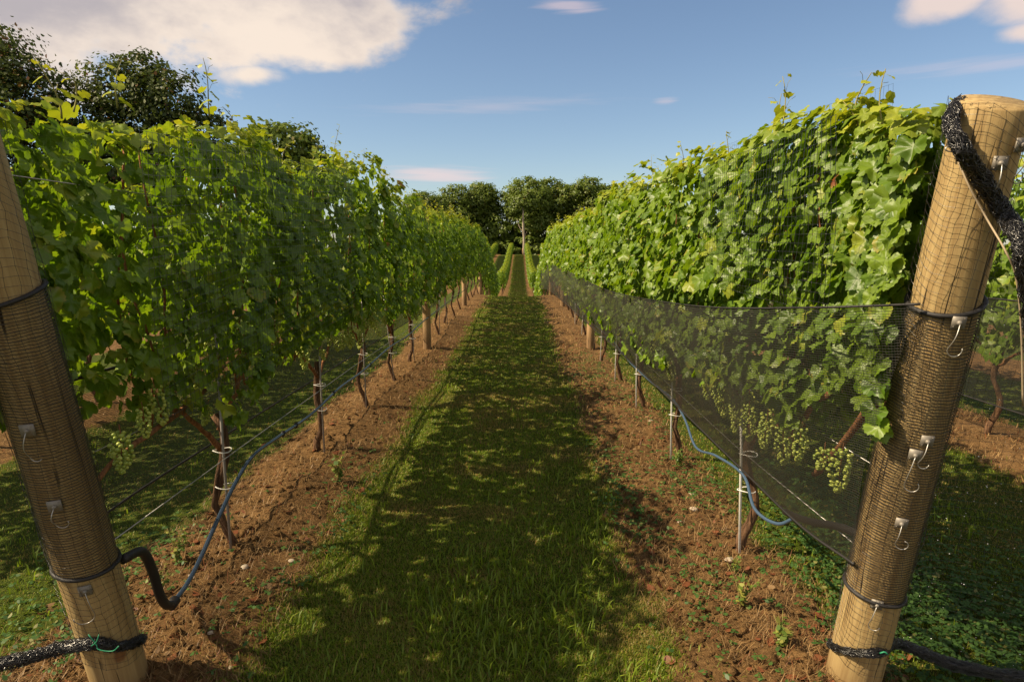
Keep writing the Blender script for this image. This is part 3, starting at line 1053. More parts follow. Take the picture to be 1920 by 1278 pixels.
for X0, y0, y1, lab, grp in ((ROWS[2], 60, 104, 'left', 'grapevines in the neighbouring left row'),
                             (ROWS[3], 84, 104, 'right', 'grapevines in the neighbouring right row')):
    y = y0; k = 0
    while y < y1:
        vine(f'tiny grapevine on the far slope in the row one over to the {lab}', grp, float(rx(X0, y)), y, FAR[k % 4], TRUNKS[k % 3], flip=k % 2 == 0)
        y += STEP; k += 1
for X0, ys, lab, grp in ((ROWS[3], np.arange(3.4, 9.6, 1.26), 'right', 'grapevines in the neighbouring right row'),
                         (ROWS[2], np.arange(3.0, 10.5, 1.26), 'left', 'grapevines in the neighbouring left row')):
    for k, y in enumerate(ys):
        vine(f'{ORD[k]} nearest grapevine in the row beyond the {lab} row, seen behind it', grp, float(rx(X0, y)), float(y), MIDR[k % 5], TRUNKS[k % 3],
             rand_clusters(4, .75, -1 if lab == 'right' else 1), CANES, flip=k % 2 == 1)

# ------------------------------------------------------------------ posts
PR = 0.077
POSTS = {'left': (np.array([-1.31, 1.93, -0.15]), np.array([-1.285, 1.475, 1.76])),
         'right': (np.array([1.078, 1.965, -0.15]), np.array([1.078, 1.550, 1.755]))}
# extend the axis line: base point given below ground


def post_frame(which):
    a, b = POSTS[which]
    d = b - a; L = np.linalg.norm(d); d = d / L
    u = np.cross(d, [0, 1, 0]); u /= np.linalg.norm(u)      # +x-ish
    u = u if u[0] > 0 else -u
    v = np.cross(d, u)
    return a, d, L, u, v


def on_post(which, px, py, lift=0.0):
    """where a sight line first meets the post"""
    a, d, L, u, v = post_frame(which)
    r = ray(px, py); r = r / np.linalg.norm(r)
    m = CAM - a
    rp = r - (r @ d) * d; mp = m - (m @ d) * d
    A, B, Cc = rp @ rp, 2 * rp @ mp, mp @ mp - (PR + lift) ** 2
    disc = B * B - 4 * A * Cc
    if disc < 0:
        t = -B / (2 * A)
    else:
        t = (-B - math.sqrt(disc)) / (2 * A)
    p = CAM + t * r
    q = p - a; ax = q @ d
    nrm = q - ax * d; nrm /= np.linalg.norm(nrm)
    return p, nrm, ax


def post_pt(which, ax, ang, rad):
    a, d, L, u, v = post_frame(which)
    return a + d * ax + rad * (math.cos(ang) * u + math.sin(ang) * v)


def shaft(which, parent):
    a, d, L, u, v = post_frame(which)
    n, k = 40, 36
    V = []
    th = np.arange(k) * 2 * PI / k
    for i in range(n):
        t = i / (n - 1)
        R = PR * (1.0 + .035 * math.sin(3.1 * t + 1) + .02 * math.sin(th[0])) * np.ones(k)
        R = R + .0035 * (fnoise(np.cos(th) * 1.5 + 7, np.sin(th) * 1.5 + t * 3, 8) - .5)
        c = L * t
        ring = np.stack([R * np.cos(th), R * np.sin(th), np.full(k, c)], 1)
        if i == n - 1:
            ring[:, 2] += 0.0
        V.append(ring)
    ring = V[-1].copy(); ring[:, :2] *= .955; ring[:, 2] += .005
    V.append(ring)
    V = np.concatenate(V)
    # saw cut slightly slanted toward the aisle end
    topm = V[:, 2] > L * .9
    tilt = smooth(L * .92, L, V[:, 2])
    V[:, 2] += tilt * (V[:, 1] * .22) * (1 if post_frame(which)[4][1] > 0 else -1)
    rot = np.stack([u, v, d], 0)
    n2 = n + 1
    i, j = np.meshgrid(np.arange(n2 - 1), np.arange(k), indexing='ij'); i, j = i.ravel(), j.ravel()
    q = (j + 1) % k
    Fq = np.stack([i * k + j, i * k + q, (i + 1) * k + q, (i + 1) * k + j], 1)
    Ft = np.arange(k)[None] + n * k
    me = raw_mesh('shaft', V, [Fq, Ft], None, None, True, [M['post']])
    o = link('shaft', me, parent)
    from mathutils import Matrix
    mt = Matrix(((u[0], v[0], d[0]), (u[1], v[1], d[1]), (u[2], v[2], d[2])))
    o.rotation_euler = mt.to_euler()
    o.location = Vector(a) - parent.location
    return o


def wire_anchor(which, parent, px, py, size=.030, tail=.075, turn=1, wrapd=.0):
    tail *= rng.uniform(.75, 1.25); curl = rng.uniform(2.6, 4.6); fat = rng.uniform(.18, .34); lean = rng.uniform(-.012, .012)
    """square plate nailed to the post, with a crimp and a curled wire tail"""
    p, nrm, ax = on_post(which, px, py, .004 + wrapd)
    a, d, L, u, v = post_frame(which)
    side = np.cross(d, nrm); side /= np.linalg.norm(side)
    h = size / 2
    base = p - np.array(parent.location)
    mb = MB()
    c = []
    for lift in (0.0, .0032):
        for sx_, sy_ in ((-1, -1), (1, -1), (1, 1), (-1, 1)):
            c.append(base + side * sx_ * h + d * sy_ * h + nrm * lift)
    mb.add(c, [[4, 5, 6, 7], [0, 1, 5, 4], [1, 2, 6, 5], [2, 3, 7, 6], [3, 0, 4, 7], [3, 2, 1, 0]])
    mb.ball(base + nrm * .006, .0062, 2)
    for sx_, sy_ in ((-.7, -.7), (.7, -.7), (.7, .7)):
        mb.ball(base + side * sx_ * h + d * sy_ * h + nrm * .0035, .0016, 0)
    pl = mb.build('wire_anchor', M['plate'], parent, smooth_on=False)
    pts = []
    for t in np.linspace(0, 1, 22):
        ang = t * 4.4
        if t < .5:
            w_ = t / .5
            q = base + nrm * (.010 + .016 * math.sin(w_ * PI)) + side * turn * (.010 * math.sin(w_ * 2)) - d * (tail * w_)
        else:
            w_ = (t - .5) / .5
            rr = tail * fat
            q = (base + side * turn * (.009 - rr + rr * math.cos(w_ * curl)) - d * (tail + rr * math.sin(w_ * curl)) + nrm * (.010 + .004 * w_))
        pts.append(q + side * lean * t)
    MB().tube(pts, .0013, 6).build('wire_tail', M['wire'], pl)
    return pl


def end_post(which, label):
    a, d, L, u, v = post_frame(which)
    g = a + d * ((gz1(a[0], a[1]) - a[2]) / d[2])
    t = thing('end_post', label, 'post', tuple(g), 'end posts of the two rows')
    shaft(which, t)
    return t


lp = end_post('left', 'thick wooden end post leaning out of the frame at the left, dark netting round it')
rp_ = end_post('right', 'thick wooden end post at the right with sawn top and net rope over it')
for px, py, s_ in ((52, 806, -1), (103, 948, -1), (160, 1106, 1)):
    wire_anchor('left', lp, px, py, .034, .066, s_, .006 if py < 1060 else 0)
for px, py, s_ in ((1874, 306, -1), (1912, 272, -1), (1797, 604, -1), (1716, 852, -1), (1738, 826, -1), (1690, 980, -1), (1644, 1132, -1)):
    wire_anchor('right', rp_, px, py, .031, .072, s_, .006 if 560 < py < 1090 else 0)

for row, (ys, lab) in enumerate((((9.05, 15.25, 21.4, 27.6), 'left'), ((9.25, 15.4, 21.6, 27.6), 'right'))):
    for k, y in enumerate(ys):
        x = float(rx(ROWS[row], y)) + (.04 if row == 0 else -.03)
        n = 24
        hgt = 1.86
        mb = MB()
        th = 2 * PI / 16
        mb.tube([(0, .004 * math.sin(q), -.25 + (hgt + .25) * q / 11) for q in range(12)], .058, 16)
        o = mb.build('line_post', M['line_post'], None, loc=(x, y, gz1(x, y)))
        tag(o, f'{ORD[k]} slim upright wooden post within the {lab} row, counted from the near end', 'post', 'slim posts inside the rows')
x, y = -.02, 107.5
MB().tube([(0, 0, -.2), (0, 0, .6), (0, 0, 1.15)], .085, 10).build('end_post', M['line_post'], None, loc=(x, y, gz1(x, y)))
tag(bpy.data.objects['end_post.002'], 'tiny wooden post at the far end of the grass aisle before the woods', 'post')

# ------------------------------------------------------------------ knitted side nets
def strip(rows_a, rows_b, nv, bulge, name, mat, parent, n=160, v_off=0.0):
    """a sheet between two edge curves (top, bottom), UV in metres"""
    A, B = spline(rows_a, n), spline(rows_b, n)
    V, UV = [], []
    Lu = np.concatenate([[0], np.cumsum(np.linalg.norm(np.diff((A + B) / 2, axis=0), axis=1))])
    for i in range(n):
        for j in range(nv + 1):
            t = j / nv
            p = A[i] * (1 - t) + B[i] * t
            p = p + bulge * math.sin(PI * t) * np.array([1, 0, 0]) + np.array([1, 0, 0]) * (.05 * (fnoise(Lu[i] * 2.2 + t * .8, t * 1.2, 71) - .5) + .022 * (vnoise(Lu[i] * 7.0 + t * 2.5, t * 1.5, 72) - .5)) * math.sin(PI * t) ** .7
            V.append(p); UV.append((Lu[i], t * np.linalg.norm(A[i] - B[i])))
    i, j = np.meshgrid(np.arange(n - 1), np.arange(nv), indexing='ij'); i, j = i.ravel(), j.ravel()
    k = nv + 1
    Fq = np.stack([i * k + j, (i + 1) * k + j, (i + 1) * k + j + 1, i * k + j + 1], 1)
    me = raw_mesh(name, np.array(V), [Fq], None, np.array(UV), True, [mat])
    return link(name, me, parent), A, B


def sleeve(which, z0, z1, parent, name='sleeve', rad=PR + .0045, slant=0.05):
    a, d, L, u, v = post_frame(which)
    off = -a[2] / d[2]
    n, k = 40, 40
    V, UV = [], []
    for i in range(n + 1):
        t = i / n
        for j in range(k + 1):
            an = 2 * PI * j / k
            zz = z0 + (z1 - z0) * t
            ax = off + zz / d[2] + slant * math.cos(an - .6) * (t - .35) * .6
            R = rad + .004 * fnoise(j * .35, i * .4, 81) * (0 if j in (0, k) else 1)
            V.append(post_pt(which, ax, an, R)); UV.append((an * rad, ax))
    i, j = np.meshgrid(np.arange(n), np.arange(k), indexing='ij'); i, j = i.ravel(), j.ravel()
    q = k + 1
    Fq = np.stack([i * q + j, i * q + j + 1, (i + 1) * q + j + 1, (i + 1) * q + j], 1)
    V = np.array(V)
    o = link(name, raw_mesh(name, V, [Fq], None, np.array(UV), True, [M['sleeve']]), parent)
    for nm, ring in (('hem', V[:q]), ('hem', V[-q:])):
        MB().tube(ring + 0, .0065, 6, cap=False).build(nm, M['cord'], o)
    return o


# right row: lowered net across the grapes
t = thing('side_net', 'black knitted netting slung along the right row under its sunlit leaves', 'netting', (0, 0, 0), 'side nets on the rows')
top = [(.985, 1.60, 1.29), (.80, 1.80, 1.262), (.74, 2.47, 1.20), (.735, 3.42, 1.143), (.735, 4.6, 1.09), (.735, 5.94, 1.054), (.73, 8.5, 1.045), (.72, 11.2, 1.045),
       (.70, 17, .97), (.68, 23, .70), (.66, 29.0, .15)]
bot = [(.985, 1.80, .50), (.95, 2.09, .49), (.95, 2.62, .48), (.95, 3.47, .47), (.94, 4.4, .465), (.93, 5.2, .46), (.91, 6.8, .44), (.88, 9.0, .40),
       (.84, 13, .32), (.78, 20, .12), (.72, 29.0, -.45)]
o, A, B = strip(top, bot, 10, -.05, 'panel', M['net'], t, 220)
MB().tube(A, .0034, 6).build('top_cord', M['cord'], t)
MB().tube(B, .0046, 6).build('bottom_cord', M['cord'], t)
sleeve('right', .40, 1.295, t)
# left row: the same net hangs on the far side
t = thing('side_net', 'dark knitted netting wound round the left end post and hanging low behind that row', 'netting', (0, 0, 0), 'side nets on the rows')
top = [(-1.38, 1.72, .98), (-1.64, 2.2, .95), (-1.72, 3.5, .92), (-1.72, 6, .92), (-1.72, 9, .92), (-1.72, 13, .92)]
bot = [(-1.38, 1.86, .46), (-1.62, 2.3, .40), (-1.66, 3.5, .39), (-1.66, 6, .38), (-1.66, 9, .36), (-1.66, 13, .34)]
o, A, B = strip(top, bot, 6, -.05, 'panel', M['net'], t, 100)
MB().tube(A, .006, 6).build('top_cord', M['cord'], t)
MB().tube(B, .006, 6).build('bottom_cord', M['cord'], t)
sleeve('left', .50, 1.31, t)
# the net of the next row, seen past the right post
t = thing('side_net', 'dark knitted netting on the next row over, seen past the right end post', 'netting', (0, 0, 0), 'side nets on the rows')
top = [(3.22, 2.6, 1.10), (3.18, 5, 1.08), (3.18, 10, 1.05)]
bot = [(3.30, 2.6, .36), (3.28, 5, .34), (3.28, 10, .34)]
o, A, B = strip(top, bot, 6, -.04, 'panel', M['net'], t, 60)
MB().tube(A, .006, 6).build('top_cord', M['cord'], t)
MB().tube(B, .006, 6).build('bottom_cord', M['cord'], t)


# ------------------------------------------------------------------ wide-mesh bird nets: every strand is real
def strands(G, r=.00062, knot=.0014, mb=None, skip=0.0):
    """G: (n,m,3) grid of knots -> strands along both directions"""
    mb = mb or MB()
    n, m = G.shape[:2]
    a = np.concatenate([G[:-1].reshape(-1, 3), G[:, :-1].reshape(-1, 3)])
    b = np.concatenate([G[1:].reshape(-1, 3), G[:, 1:].reshape(-1, 3)])
    if skip:
        k = rng.random(len(a)) > skip
        a, b = a[k], b[k]
    T = b - a; T = T / (np.linalg.norm(T, axis=1)[:, None] + 1e-12)
    u = np.cross(T, [.3, .2, .93]); u /= np.linalg.norm(u, axis=1)[:, None]
    v = np.cross(T, u)
    N = len(a)
    V = np.zeros((N, 6, 3))
    for k in range(3):
        o_ = r * (math.cos(k * 2 * PI / 3) * u + math.sin(k * 2 * PI / 3) * v)
        V[:, k] = a + o_; V[:, 3 + k] = b + o_
    base = (np.arange(N) * 6)[:, None, None]
    F = (np.array([[0, 1, 4, 3], [1, 2, 5, 4], [2, 0, 3, 5]])[None] + base).reshape(-1, 4)
    mb.add(V.reshape(-1, 3), F)
    if knot:
        K = G.reshape(-1, 3)
        O = np.array([[1, 0, 0], [-1, 0, 0], [0, 1, 0], [0, -1, 0], [0, 0, 1], [0, 0, -1]]) * knot
        OF = np.array([[0, 2, 4], [2, 1, 4], [1, 3, 4], [3, 0, 4], [2, 0, 5], [1, 2, 5], [3, 1, 5], [0, 3, 5]])
        KV = (K[:, None] + O[None]).reshape(-1, 3)
        KF = (OF[None] + (np.arange(len(K)) * 6)[:, None, None]).reshape(-1, 3)
        mb.add(KV, KF)
    return mb


def post_net(which, z0, z1, a0, a1, cell=.021, tilt=.35, r=.00048, lift=.011):
    a, d, L, u, v = post_frame(which)
    off = -a[2] / d[2]
    m = int((a1 - a0) * PR / cell); n = int((z1 - z0) / cell)
    G = np.zeros((n, m, 3))
    for i in range(n):
        for j in range(m):
            ang = a0 + (a1 - a0) * j / (m - 1)
            zz = z0 + (z1 - z0) * i / (n - 1)
            s_ = (j / (m - 1) - .5)
            zz = zz - .26 * abs(tilt) * s_ + .012 * math.sin(j * .9 + i * .13) - .05 * s_ * s_ + rng.normal(0, .0016)
            G[i, j] = post_pt(which, off + zz / d[2], ang + .9 * tilt * (i / n - .5) + .10 * math.sin(i * .21) + rng.normal(0, .014), PR + lift + .002 * math.sin(i * .7 + j))
    return strands(G, r)


def hedge_net(X, y0, y1, z0, z1, cell, sag=.0, wav=.03):
    n = int((z1 - z0) / cell); m = int((y1 - y0) / cell)
    zz, yy = np.meshgrid(np.linspace(z0, z1, n), np.linspace(y0, y1, m), indexing='ij')
    xx = X + wav * (fnoise(yy * 2.2, zz * 2.2, 66) - .5) * 2
    z2 = zz + .05 * (fnoise(yy * 1.3, zz * 1.3, 67) - .5) + sag * (yy - y0)
    y2 = yy + .05 * (fnoise(yy * 1.3 + 9, zz * 1.3, 68) - .5)
    return np.stack([xx, y2, z2], -1)


FRONT_R, FRONT_L = math.atan2(0, 1), 0


def facing(which):
    """angle on the post that looks at the camera"""
    a, d, L, u, v = post_frame(which)
    c = CAM - (a + d * L * .6)
    return math.atan2(c @ v, c @ u)


t = thing('bird_net', 'fine wide-mesh black bird net wrapped over the right end post and its vine', 'bird net', (0, 0, 0), 'wide-mesh bird nets')
fr = facing('right')
post_net('right', .16, 1.74, fr - 1.75, fr + 1.75).build('post_wrap', M['strand'], t, False)
strands(hedge_net(.745, 1.58, 2.75, 1.27, 1.74, .023)).build('leaf_cover', M['strand'], t, False)
strands(hedge_net(1.14, 2.1, 4.0, 1.80, 1.925, .026, .045), .0004, .0009).build('top_cover', M['strand'], t, False)
G = hedge_net(1.4, 0, 1.15, .10, 1.45, .026)
cur = G.copy()
cur[..., 0] = 1.17 + G[..., 1] - 0.0
cur[..., 1] = 1.70 + .10 * np.sin(G[..., 1] * 9) + (1.45 - G[..., 2]) * .16 + .06 * fnoise(G[..., 1] * 5, G[..., 2] * 5, 69)
mb = strands(cur, .00035, .0012)
for k in range(420):  # whitish balls as painted glints among the black knots
    q = cur[rng.integers(0, cur.shape[0]), rng.integers(0, cur.shape[1])]
    mb.ball(q + rng.normal(0, .006, 3), rng.uniform(.0010, .0021), 0, 0, rng.uniform(.5, 1.3, 3), .3, mi=1)
mb.build('loose_curtain', [M['strand'], M['glint']], t, False)

t = thing('bird_net', 'fine wide-mesh black bird net wrapped over the left end post and its vine', 'bird net', (0, 0, 0), 'wide-mesh bird nets')
fl = facing('left')
post_net('left', .16, 1.76, fl - 1.75, fl + 1.75, .021, -.35).build('post_wrap', M['strand'], t, False)
strands(hedge_net(-1.02, 1.75, 3.9, .92, 1.74, .027, .06)).build('leaf_cover', M['strand'], t, False)


def net_rope(pts, r0, r1, name, parent, n=60, fuzz=500, extra=None):
    P = spline(pts, n)
    mb = MB()
    R = np.linspace(r0, r1, n) * rng.uniform(.85, 1.12, n)
    mb.tube(P, R * .62, 10)
    # the bunched strands lying on it
    T = np.gradient(P, axis=0); T /= np.linalg.norm(T, axis=1)[:, None]
    for k in range(fuzz):
        i = rng.integers(0, n - 8)
        ln = int(rng.integers(3, 8))
        ang = rng.uniform(0, 2 * PI); dan = rng.normal(0, .5)
        pp = []
        for q in range(ln):
            tt = T[i + q]
            u = np.cross(tt, [.2, .3, .9]); u /= np.linalg.norm(u); v = np.cross(tt, u)
            an = ang + dan * q
            pp.append(P[i + q] + R[i + q] * rng.uniform(.6, 1.3) * (math.cos(an) * u + math.sin(an) * v))
        mb.tube(pp, .0009, 3, cap=False)
    return mb.build(name, M['strand'], parent, False)


t = thing('net_rope', 'rope of bunched black bird net hung over the top of the right end post', 'net rope', (0, 0, 0))
pts = [at_y(1802, 188, 1.60), at_y(1790, 206, 1.55), at_y(1783, 236, 1.50), at_y(1806, 282, 1.455), on_post('right', 1842, 338, .020)[0],
       on_post('right', 1884, 402, .022)[0], at_y(1914, 456, 1.43), at_y(1934, 560, 1.44), at_y(1945, 700, 1.47)]
net_rope(pts, .013, .019, 'bunched_net', t, 90, 2200)
t = thing('net_rope', 'rope of bunched black bird net tied round the foot of the left end post', 'net rope', (0, 0, 0))
pts = [at_y(-60, 1258, 1.66), at_y(40, 1236, 1.70), at_y(110, 1216, 1.74), on_post('left', 178, 1205, .014)[0], on_post('left', 220, 1212, .016)[0], on_post('left', 262, 1200, .012)[0],
       post_pt('left', .34, fl + 1.35, PR + .008)]
net_rope(pts, .020, .012, 'bunched_net', t, 60, 1100)
mb = MB()
p = on_post('left', 180, 1206, .03)[0]
mb.tube(spline([p + np.array([-.02, 0, .03]), p, p + np.array([.01, -.005, -.015]), p + np.array([.05, -.005, -.02]), p + np.array([.075, -.01, 0])], 14), .0018, 5)
mb.tube(spline([p + np.array([.012, 0, .03]), p + np.array([.006, -.006, .01]), p + np.array([-.012, -.004, -.005])], 8), .0016, 5)
mb.build('green_tie', M['green_string'], t)
t = thing('net_rope', 'rope of bunched black bird net tied low on the right end post and trailing right', 'net rope', (0, 0, 0))
pts = [post_pt('right', .32, fr - 1.4, PR + .006), on_post('right', 1560, 1210, .010)[0], on_post('right', 1600, 1222, .012)[0], on_post('right', 1648, 1222, .012)[0],
       (1.22, 1.93, .16), (1.38, 1.90, .11), (1.60, 1.86, .09), (1.9, 1.84, .08)]
net_rope(pts, .008, .020, 'bunched_net', t, 60, 1100)
p = on_post('right', 1650, 1224, .03)[0]
MB().tube(spline([p, p + np.array([.01, -.005, .008]), p + np.array([.02, -.005, .0])], 6), .0025, 5).build('green_tie', M['green_string'], t)

# guy wire on the right post, hanging from a staple
t = thing('guy_wire', 'thin pale cord slung from a ring near the top of the right end post', 'cord', (0, 0, 0))
p0 = on_post('right', 1788, 281, .010)[0]
pts = [p0, on_post('right', 1815, 345, .014)[0], on_post('right', 1850, 410, .016)[0], at_y(1885, 470, 1.46), at_y(1905, 520, 1.47), at_y(1915, 620, 1.50), at_y(1918, 760, 1.55)]
MB().tube(spline(pts, 40), .0022, 6).build('cord', M['string'], t)
th = np.linspace(0, 2 * PI, 14)
MB().tube(np.array([p0 + np.array([-.006 + .013 * math.cos(q), .0, .002 + .006 * math.sin(q)]) for q in th]), .0018, 6).build('ring', M['wire'], t)

# ------------------------------------------------------------------ hoses and wires
t = thing('drip_hose', 'black drip hose with sky-tinted sheen drooping in a loop by the left end post', 'hose', (0, 0, 0), 'drip hoses')
black = [(-1.235, 1.84, .475), (-1.23, 1.93, .455), (-1.235, 1.985, .36), (-1.24, 2.02, .26), (-1.245, 2.06, .195), (-1.25, 2.11, .165)]
hose_run = [(-1.25, 2.09, .168), (-1.25, 2.205, .185), (-1.25, 2.32, .235), (-1.25, 2.45, .31), (-1.25, 2.642, .41), (-1.25, 2.845, .472), (-1.26, 3.173, .46), (-1.27, 3.725, .435), (-1.28, 4.364, .455), (-1.29, 5.07, .44),
        (-1.30, 6.16, .46), (-1.31, 7.2, .43), (-1.32, 8.3, .45), (-1.34, 10, .44), (-1.36, 13, .43), (-1.38, 17, .42), (-1.40, 22, .3)]
MB().tube(spline(black, 30), .0155, 12).build('rubber_elbow', M['rubber'], t)
MB().tube(spline(hose_run, 160), .0088, 10).build('hose', M['hose'], t)
MB().tube([(-1.25, 2.095, .166), (-1.25, 2.13, .172)], .0185, 12).build('coupling', M['rubber'], t)
for y in (3.25, 3.45, 4.2, 5.3):
    pz = np.array(min(spline(hose_run, 300), key=lambda q: abs(q[1] - y)))
    MB().tube([pz + np.array([0, -.012, -.005]), pz + np.array([0, .012, .006])], .012, 8).build('clip', M['rubber'], t)
t = thing('drip_hose', 'black drip hose, tinted as skylit, along the right row, running behind the side net', 'hose', (0, 0, 0), 'drip hoses')
black = [(1.02, 1.84, .575), (1.01, 1.96, .545), (1.0, 2.12, .49), (1.0, 2.24, .455), (1.0, 2.33, .435)]
hose_run = [(1.0, 2.24, .452), (.965, 2.32, .392), (.955, 2.52, .368), (.985, 2.754, .425), (.98, 3.14, .385), (.965, 3.45, .330), (.98, 3.773, .404), (1.0, 4.193, .428), (1.0, 4.911, .393),
        (1.0, 5.9, .37), (1.0, 7.2, .40), (1.0, 9, .36), (.99, 12, .36), (.98, 16, .36), (.96, 21, .25)]
MB().tube(spline(black, 20), .0125, 12).build('rubber_elbow', M['rubber'], t)
MB().tube(spline(hose_run, 140), .0068, 10).build('hose', M['skylit_hose'], t)

for X0, lab, y0, z0 in ((-1.31, 'left', 1.87, .50), (1.02, 'right', 1.84, .53)):
    P = [(X0, y0, z0)] + [(X0 - .0042 * y, y, .50 + float(profile(y))) for y in np.arange(2.9, 27, 2.0)]
    tag(MB().tube(P, .0022, 5).build('trellis_wire', M['wire']), f'thin grey low wire strung along the {lab} row above its hose', 'wire', 'low trellis wires')
for X0, lab, y0 in ((-1.37, 'left', 1.6), (1.06, 'right', 1.62)):
    for z, nm in ((.78, 'fruit-height'), (1.62, 'upper')):
        P = [(X0, y0 + .1, z)] + [(X0 - .0042 * y, y, z + float(profile(y))) for y in np.arange(2.9, 27, 2.0)]
        tag(MB().tube(P, .0018, 5).build('trellis_wire', M['wire']), f'thin {nm} wire running through the leaves of the {lab} row', 'wire', 'trellis wires among the leaves')

# training stakes tied to the trunks
for row, lab in ((0, 'left'), (1, 'right')):
    for k, y in enumerate(VINE_Y[row][:8]):
        sgn = 1 if row == 0 else -1
        x = float(rx(ROWS[row], y)) + sgn * .045
        yy = y - .05
        z = gz1(x, yy)
        t = thing('training_stake', f'thin metal stake tied to the trunk of the {ORD[k]} vine in the {lab} row', 'stake', (x, yy, z), 'thin stakes beside the vine trunks')
        top_ = 1.0
        lean = rng.normal(0, .02)
        MB().tube([(0, 0, -.08), (-sgn * .015 + lean, .02, .5), (-sgn * .02 + lean * 2, .04, top_)], .0062, 7).build('rod', M['stake'] if row == 0 else M['white_tie'], t)
        for zz in (.30, .47):
            if k > 4: continue
            c = np.array([-sgn * .022, .025, zz])
            an = np.linspace(0, 2 * PI, 13)
            MB().tube(np.stack([c[0] + .040 * np.cos(an), c[1] + .036 * np.sin(an), c[2] + .004 * np.sin(an * 2)], 1), .0026, 5).build('tie', M['white_tie'], t)

# ------------------------------------------------------------------ weeds and stones
def weed(label, x, y, h, ns, nl, lsize, mat, dryp, seed):
    r = np.random.default_rng(seed)
    t = thing('weed', label, 'weed', (x, y, gz1(x, y)), 'weeds on the bare soil')
    mb = MB(); Ps, Ns, Ss = [], [], []
    for s_ in range(ns):
        a = r.uniform(0, 6.28); ln = h * r.uniform(.6, 1.1); sp = r.uniform(.2, .9)
        P = np.array([[math.cos(a) * sp * ln * q * q * .7, math.sin(a) * sp * ln * q * q * .7, ln * q] for q in np.linspace(0, 1, 6)])
        mb.tube(P, np.linspace(.0022, .0009, 6), 4)
        for q in range(nl):
            f = .2 + .8 * q / nl
            c = np.array([np.interp(f, np.linspace(0, 1, 6), P[:, d_]) for d_ in range(3)])
            b = r.uniform(0, 6.28)
            Ps.append(c + np.array([math.cos(b), math.sin(b), .1]) * lsize * .9)
            nn = np.array([math.cos(b) * .5, math.sin(b) * .5, 1]) + r.normal(0, .3, 3)
            Ns.append(nn / np.linalg.norm(nn)); Ss.append(lsize * r.uniform(.6, 1.1))
    mb.build('stem', M['shoot_stem'], t)
    n_ = len(Ps)
    V, Fk, r_, d_ = leaf_quads(np.array(Ps), np.array(Ns), np.array(Ss), r.random(n_), (r.random(n_) < dryp) * .8)
    link('leaves', raw_mesh('leaves', V, [Fk], {'rnd': r_, 'dry': d_}, None, False, [mat]), t)


weed('wilted yellow-green weed with drooping leaves alone on the left soil strip', -1.10, 3.68, .15, 7, 6, .020, M['weed'], .5, 1)
weed('bushy small-leaved weed behind the hose loop on the left', -1.52, 2.62, .17, 9, 9, .011, M['weed'], .25, 2)
weed('sprawling weed by the drooping rubber elbow on the left', -1.46, 2.38, .12, 8, 9, .010, M['weed'], .2, 3)
weed('reddish-stemmed weed on the right soil strip near the end post', .84, 2.30, .16, 7, 8, .012, M['weed'], .3, 4)
weed('broad yellow-green weed at the foot of the right end post', .90, 2.06, .10, 10, 8, .013, M['weed'], .35, 5)
weed('small weed in front of the netting near the first right trunk', .93, 2.62, .09, 6, 7, .010, M['weed'], .15, 6)
weed('leafy weed below the second trunk of the right row', 1.02, 4.02, .12, 10, 9, .013, M['weed'], .05, 7)
weed('tiny seedling weed in the middle of the left soil strip', -1.12, 2.45, .06, 4, 5, .009, M['weed'], .3, 8)

stones = [(-1.62, 1.70, .016, 'pale rounded stone by the foot of the left end post'), (-1.50, 1.66, .011, 'small white pebble near the net rope at bottom left'),
          (-1.22, 2.62, .017, 'flat whitish stone behind the hose loop'), (-1.05, 2.72, .013, 'beige stone in the open soil right of the hose loop'),
          (-1.13, 2.13, .010, 'white pebble below the hose coupling'), (.98, 3.55, .020, 'large beige stone on the right strip before the second trunk'),
          (.92, 3.28, .018, 'pale beige stone in the middle of the right strip'), (.93, 2.72, .020, 'angular pale stone left of the first right stake'),
          (.80, 3.10, .012, 'small tan stone at the grass side of the right strip'), (1.05, 5.1, .018, 'whitish stone near the third right trunk'),
          (-.99, 1.98, .008, 'tiny white pebble near the grass edge at bottom left')]
for x, y, r_, lab in stones:
    o = MB().ball((0, 0, 0), r_, 2, squash=(1.25, .95, .62), jit=.07).build('stone', M['stone'], None, loc=(x, y, gz1(x, y) + r_ * .25), rot=(0, 0, rng.uniform(0, 3)))
    tag(o, lab, 'stone', 'stones on the bare soil')

# ------------------------------------------------------------------ trees
def crown_mesh(name, lobes, n, size, mat, dryp=.05, flat=.5):
    """leaf sprays through the outer shell of several lobes, thinned by noise so the sky shows"""
    Ps, Ns = [], []
    vol = np.array([a * b * c for (_, _, _, a, b, c) in lobes]) ** .67
    cnt = (n * vol / vol.sum()).astype(int)
    for (x, y, z, a, b, c), k in zip(lobes, cnt):
        # clumps over the lobe's skin
        nc = max(12, k // 26)
        d = rng.normal(size=(nc, 3)); d /= np.linalg.norm(d, axis=1)[:, None]
        rr = rng.uniform(.62, 1.02, nc)
        C = np.stack([d[:, 0] * a, d[:, 1] * b, d[:, 2] * c], 1) * rr[:, None]
        cr = rng.uniform(.12, .24, nc) * min(a, b, c)
        i = rng.integers(0, nc, k)
        e = rng.normal(size=(k, 3)) * np.array([1.1, 1.1, .6])
        P = C[i] + e * cr[i][:, None]
        Ps.append(P + np.array([x, y, z]))
        nn = d[i] * .6 + e * .5 + np.array([0, 0, .7]) + rng.normal(0, .5, (k, 3))
        Ns.append(nn / np.linalg.norm(nn, axis=1)[:, None])
    P, N = np.concatenate(Ps), np.concatenate(Ns)
    n_ = len(P)
    V, Fk, r_, d_ = leaf_quads(P, N, rng.uniform(.6, 1.25, n_) * size, np.clip(rng.normal(.5, .25, n_), 0, 1), (rng.random(n_) < dryp) * rng.uniform(.3, .9, n_))
    return raw_mesh(name, V, [Fk], {'rnd': r_, 'dry': d_}, None, False, [mat])


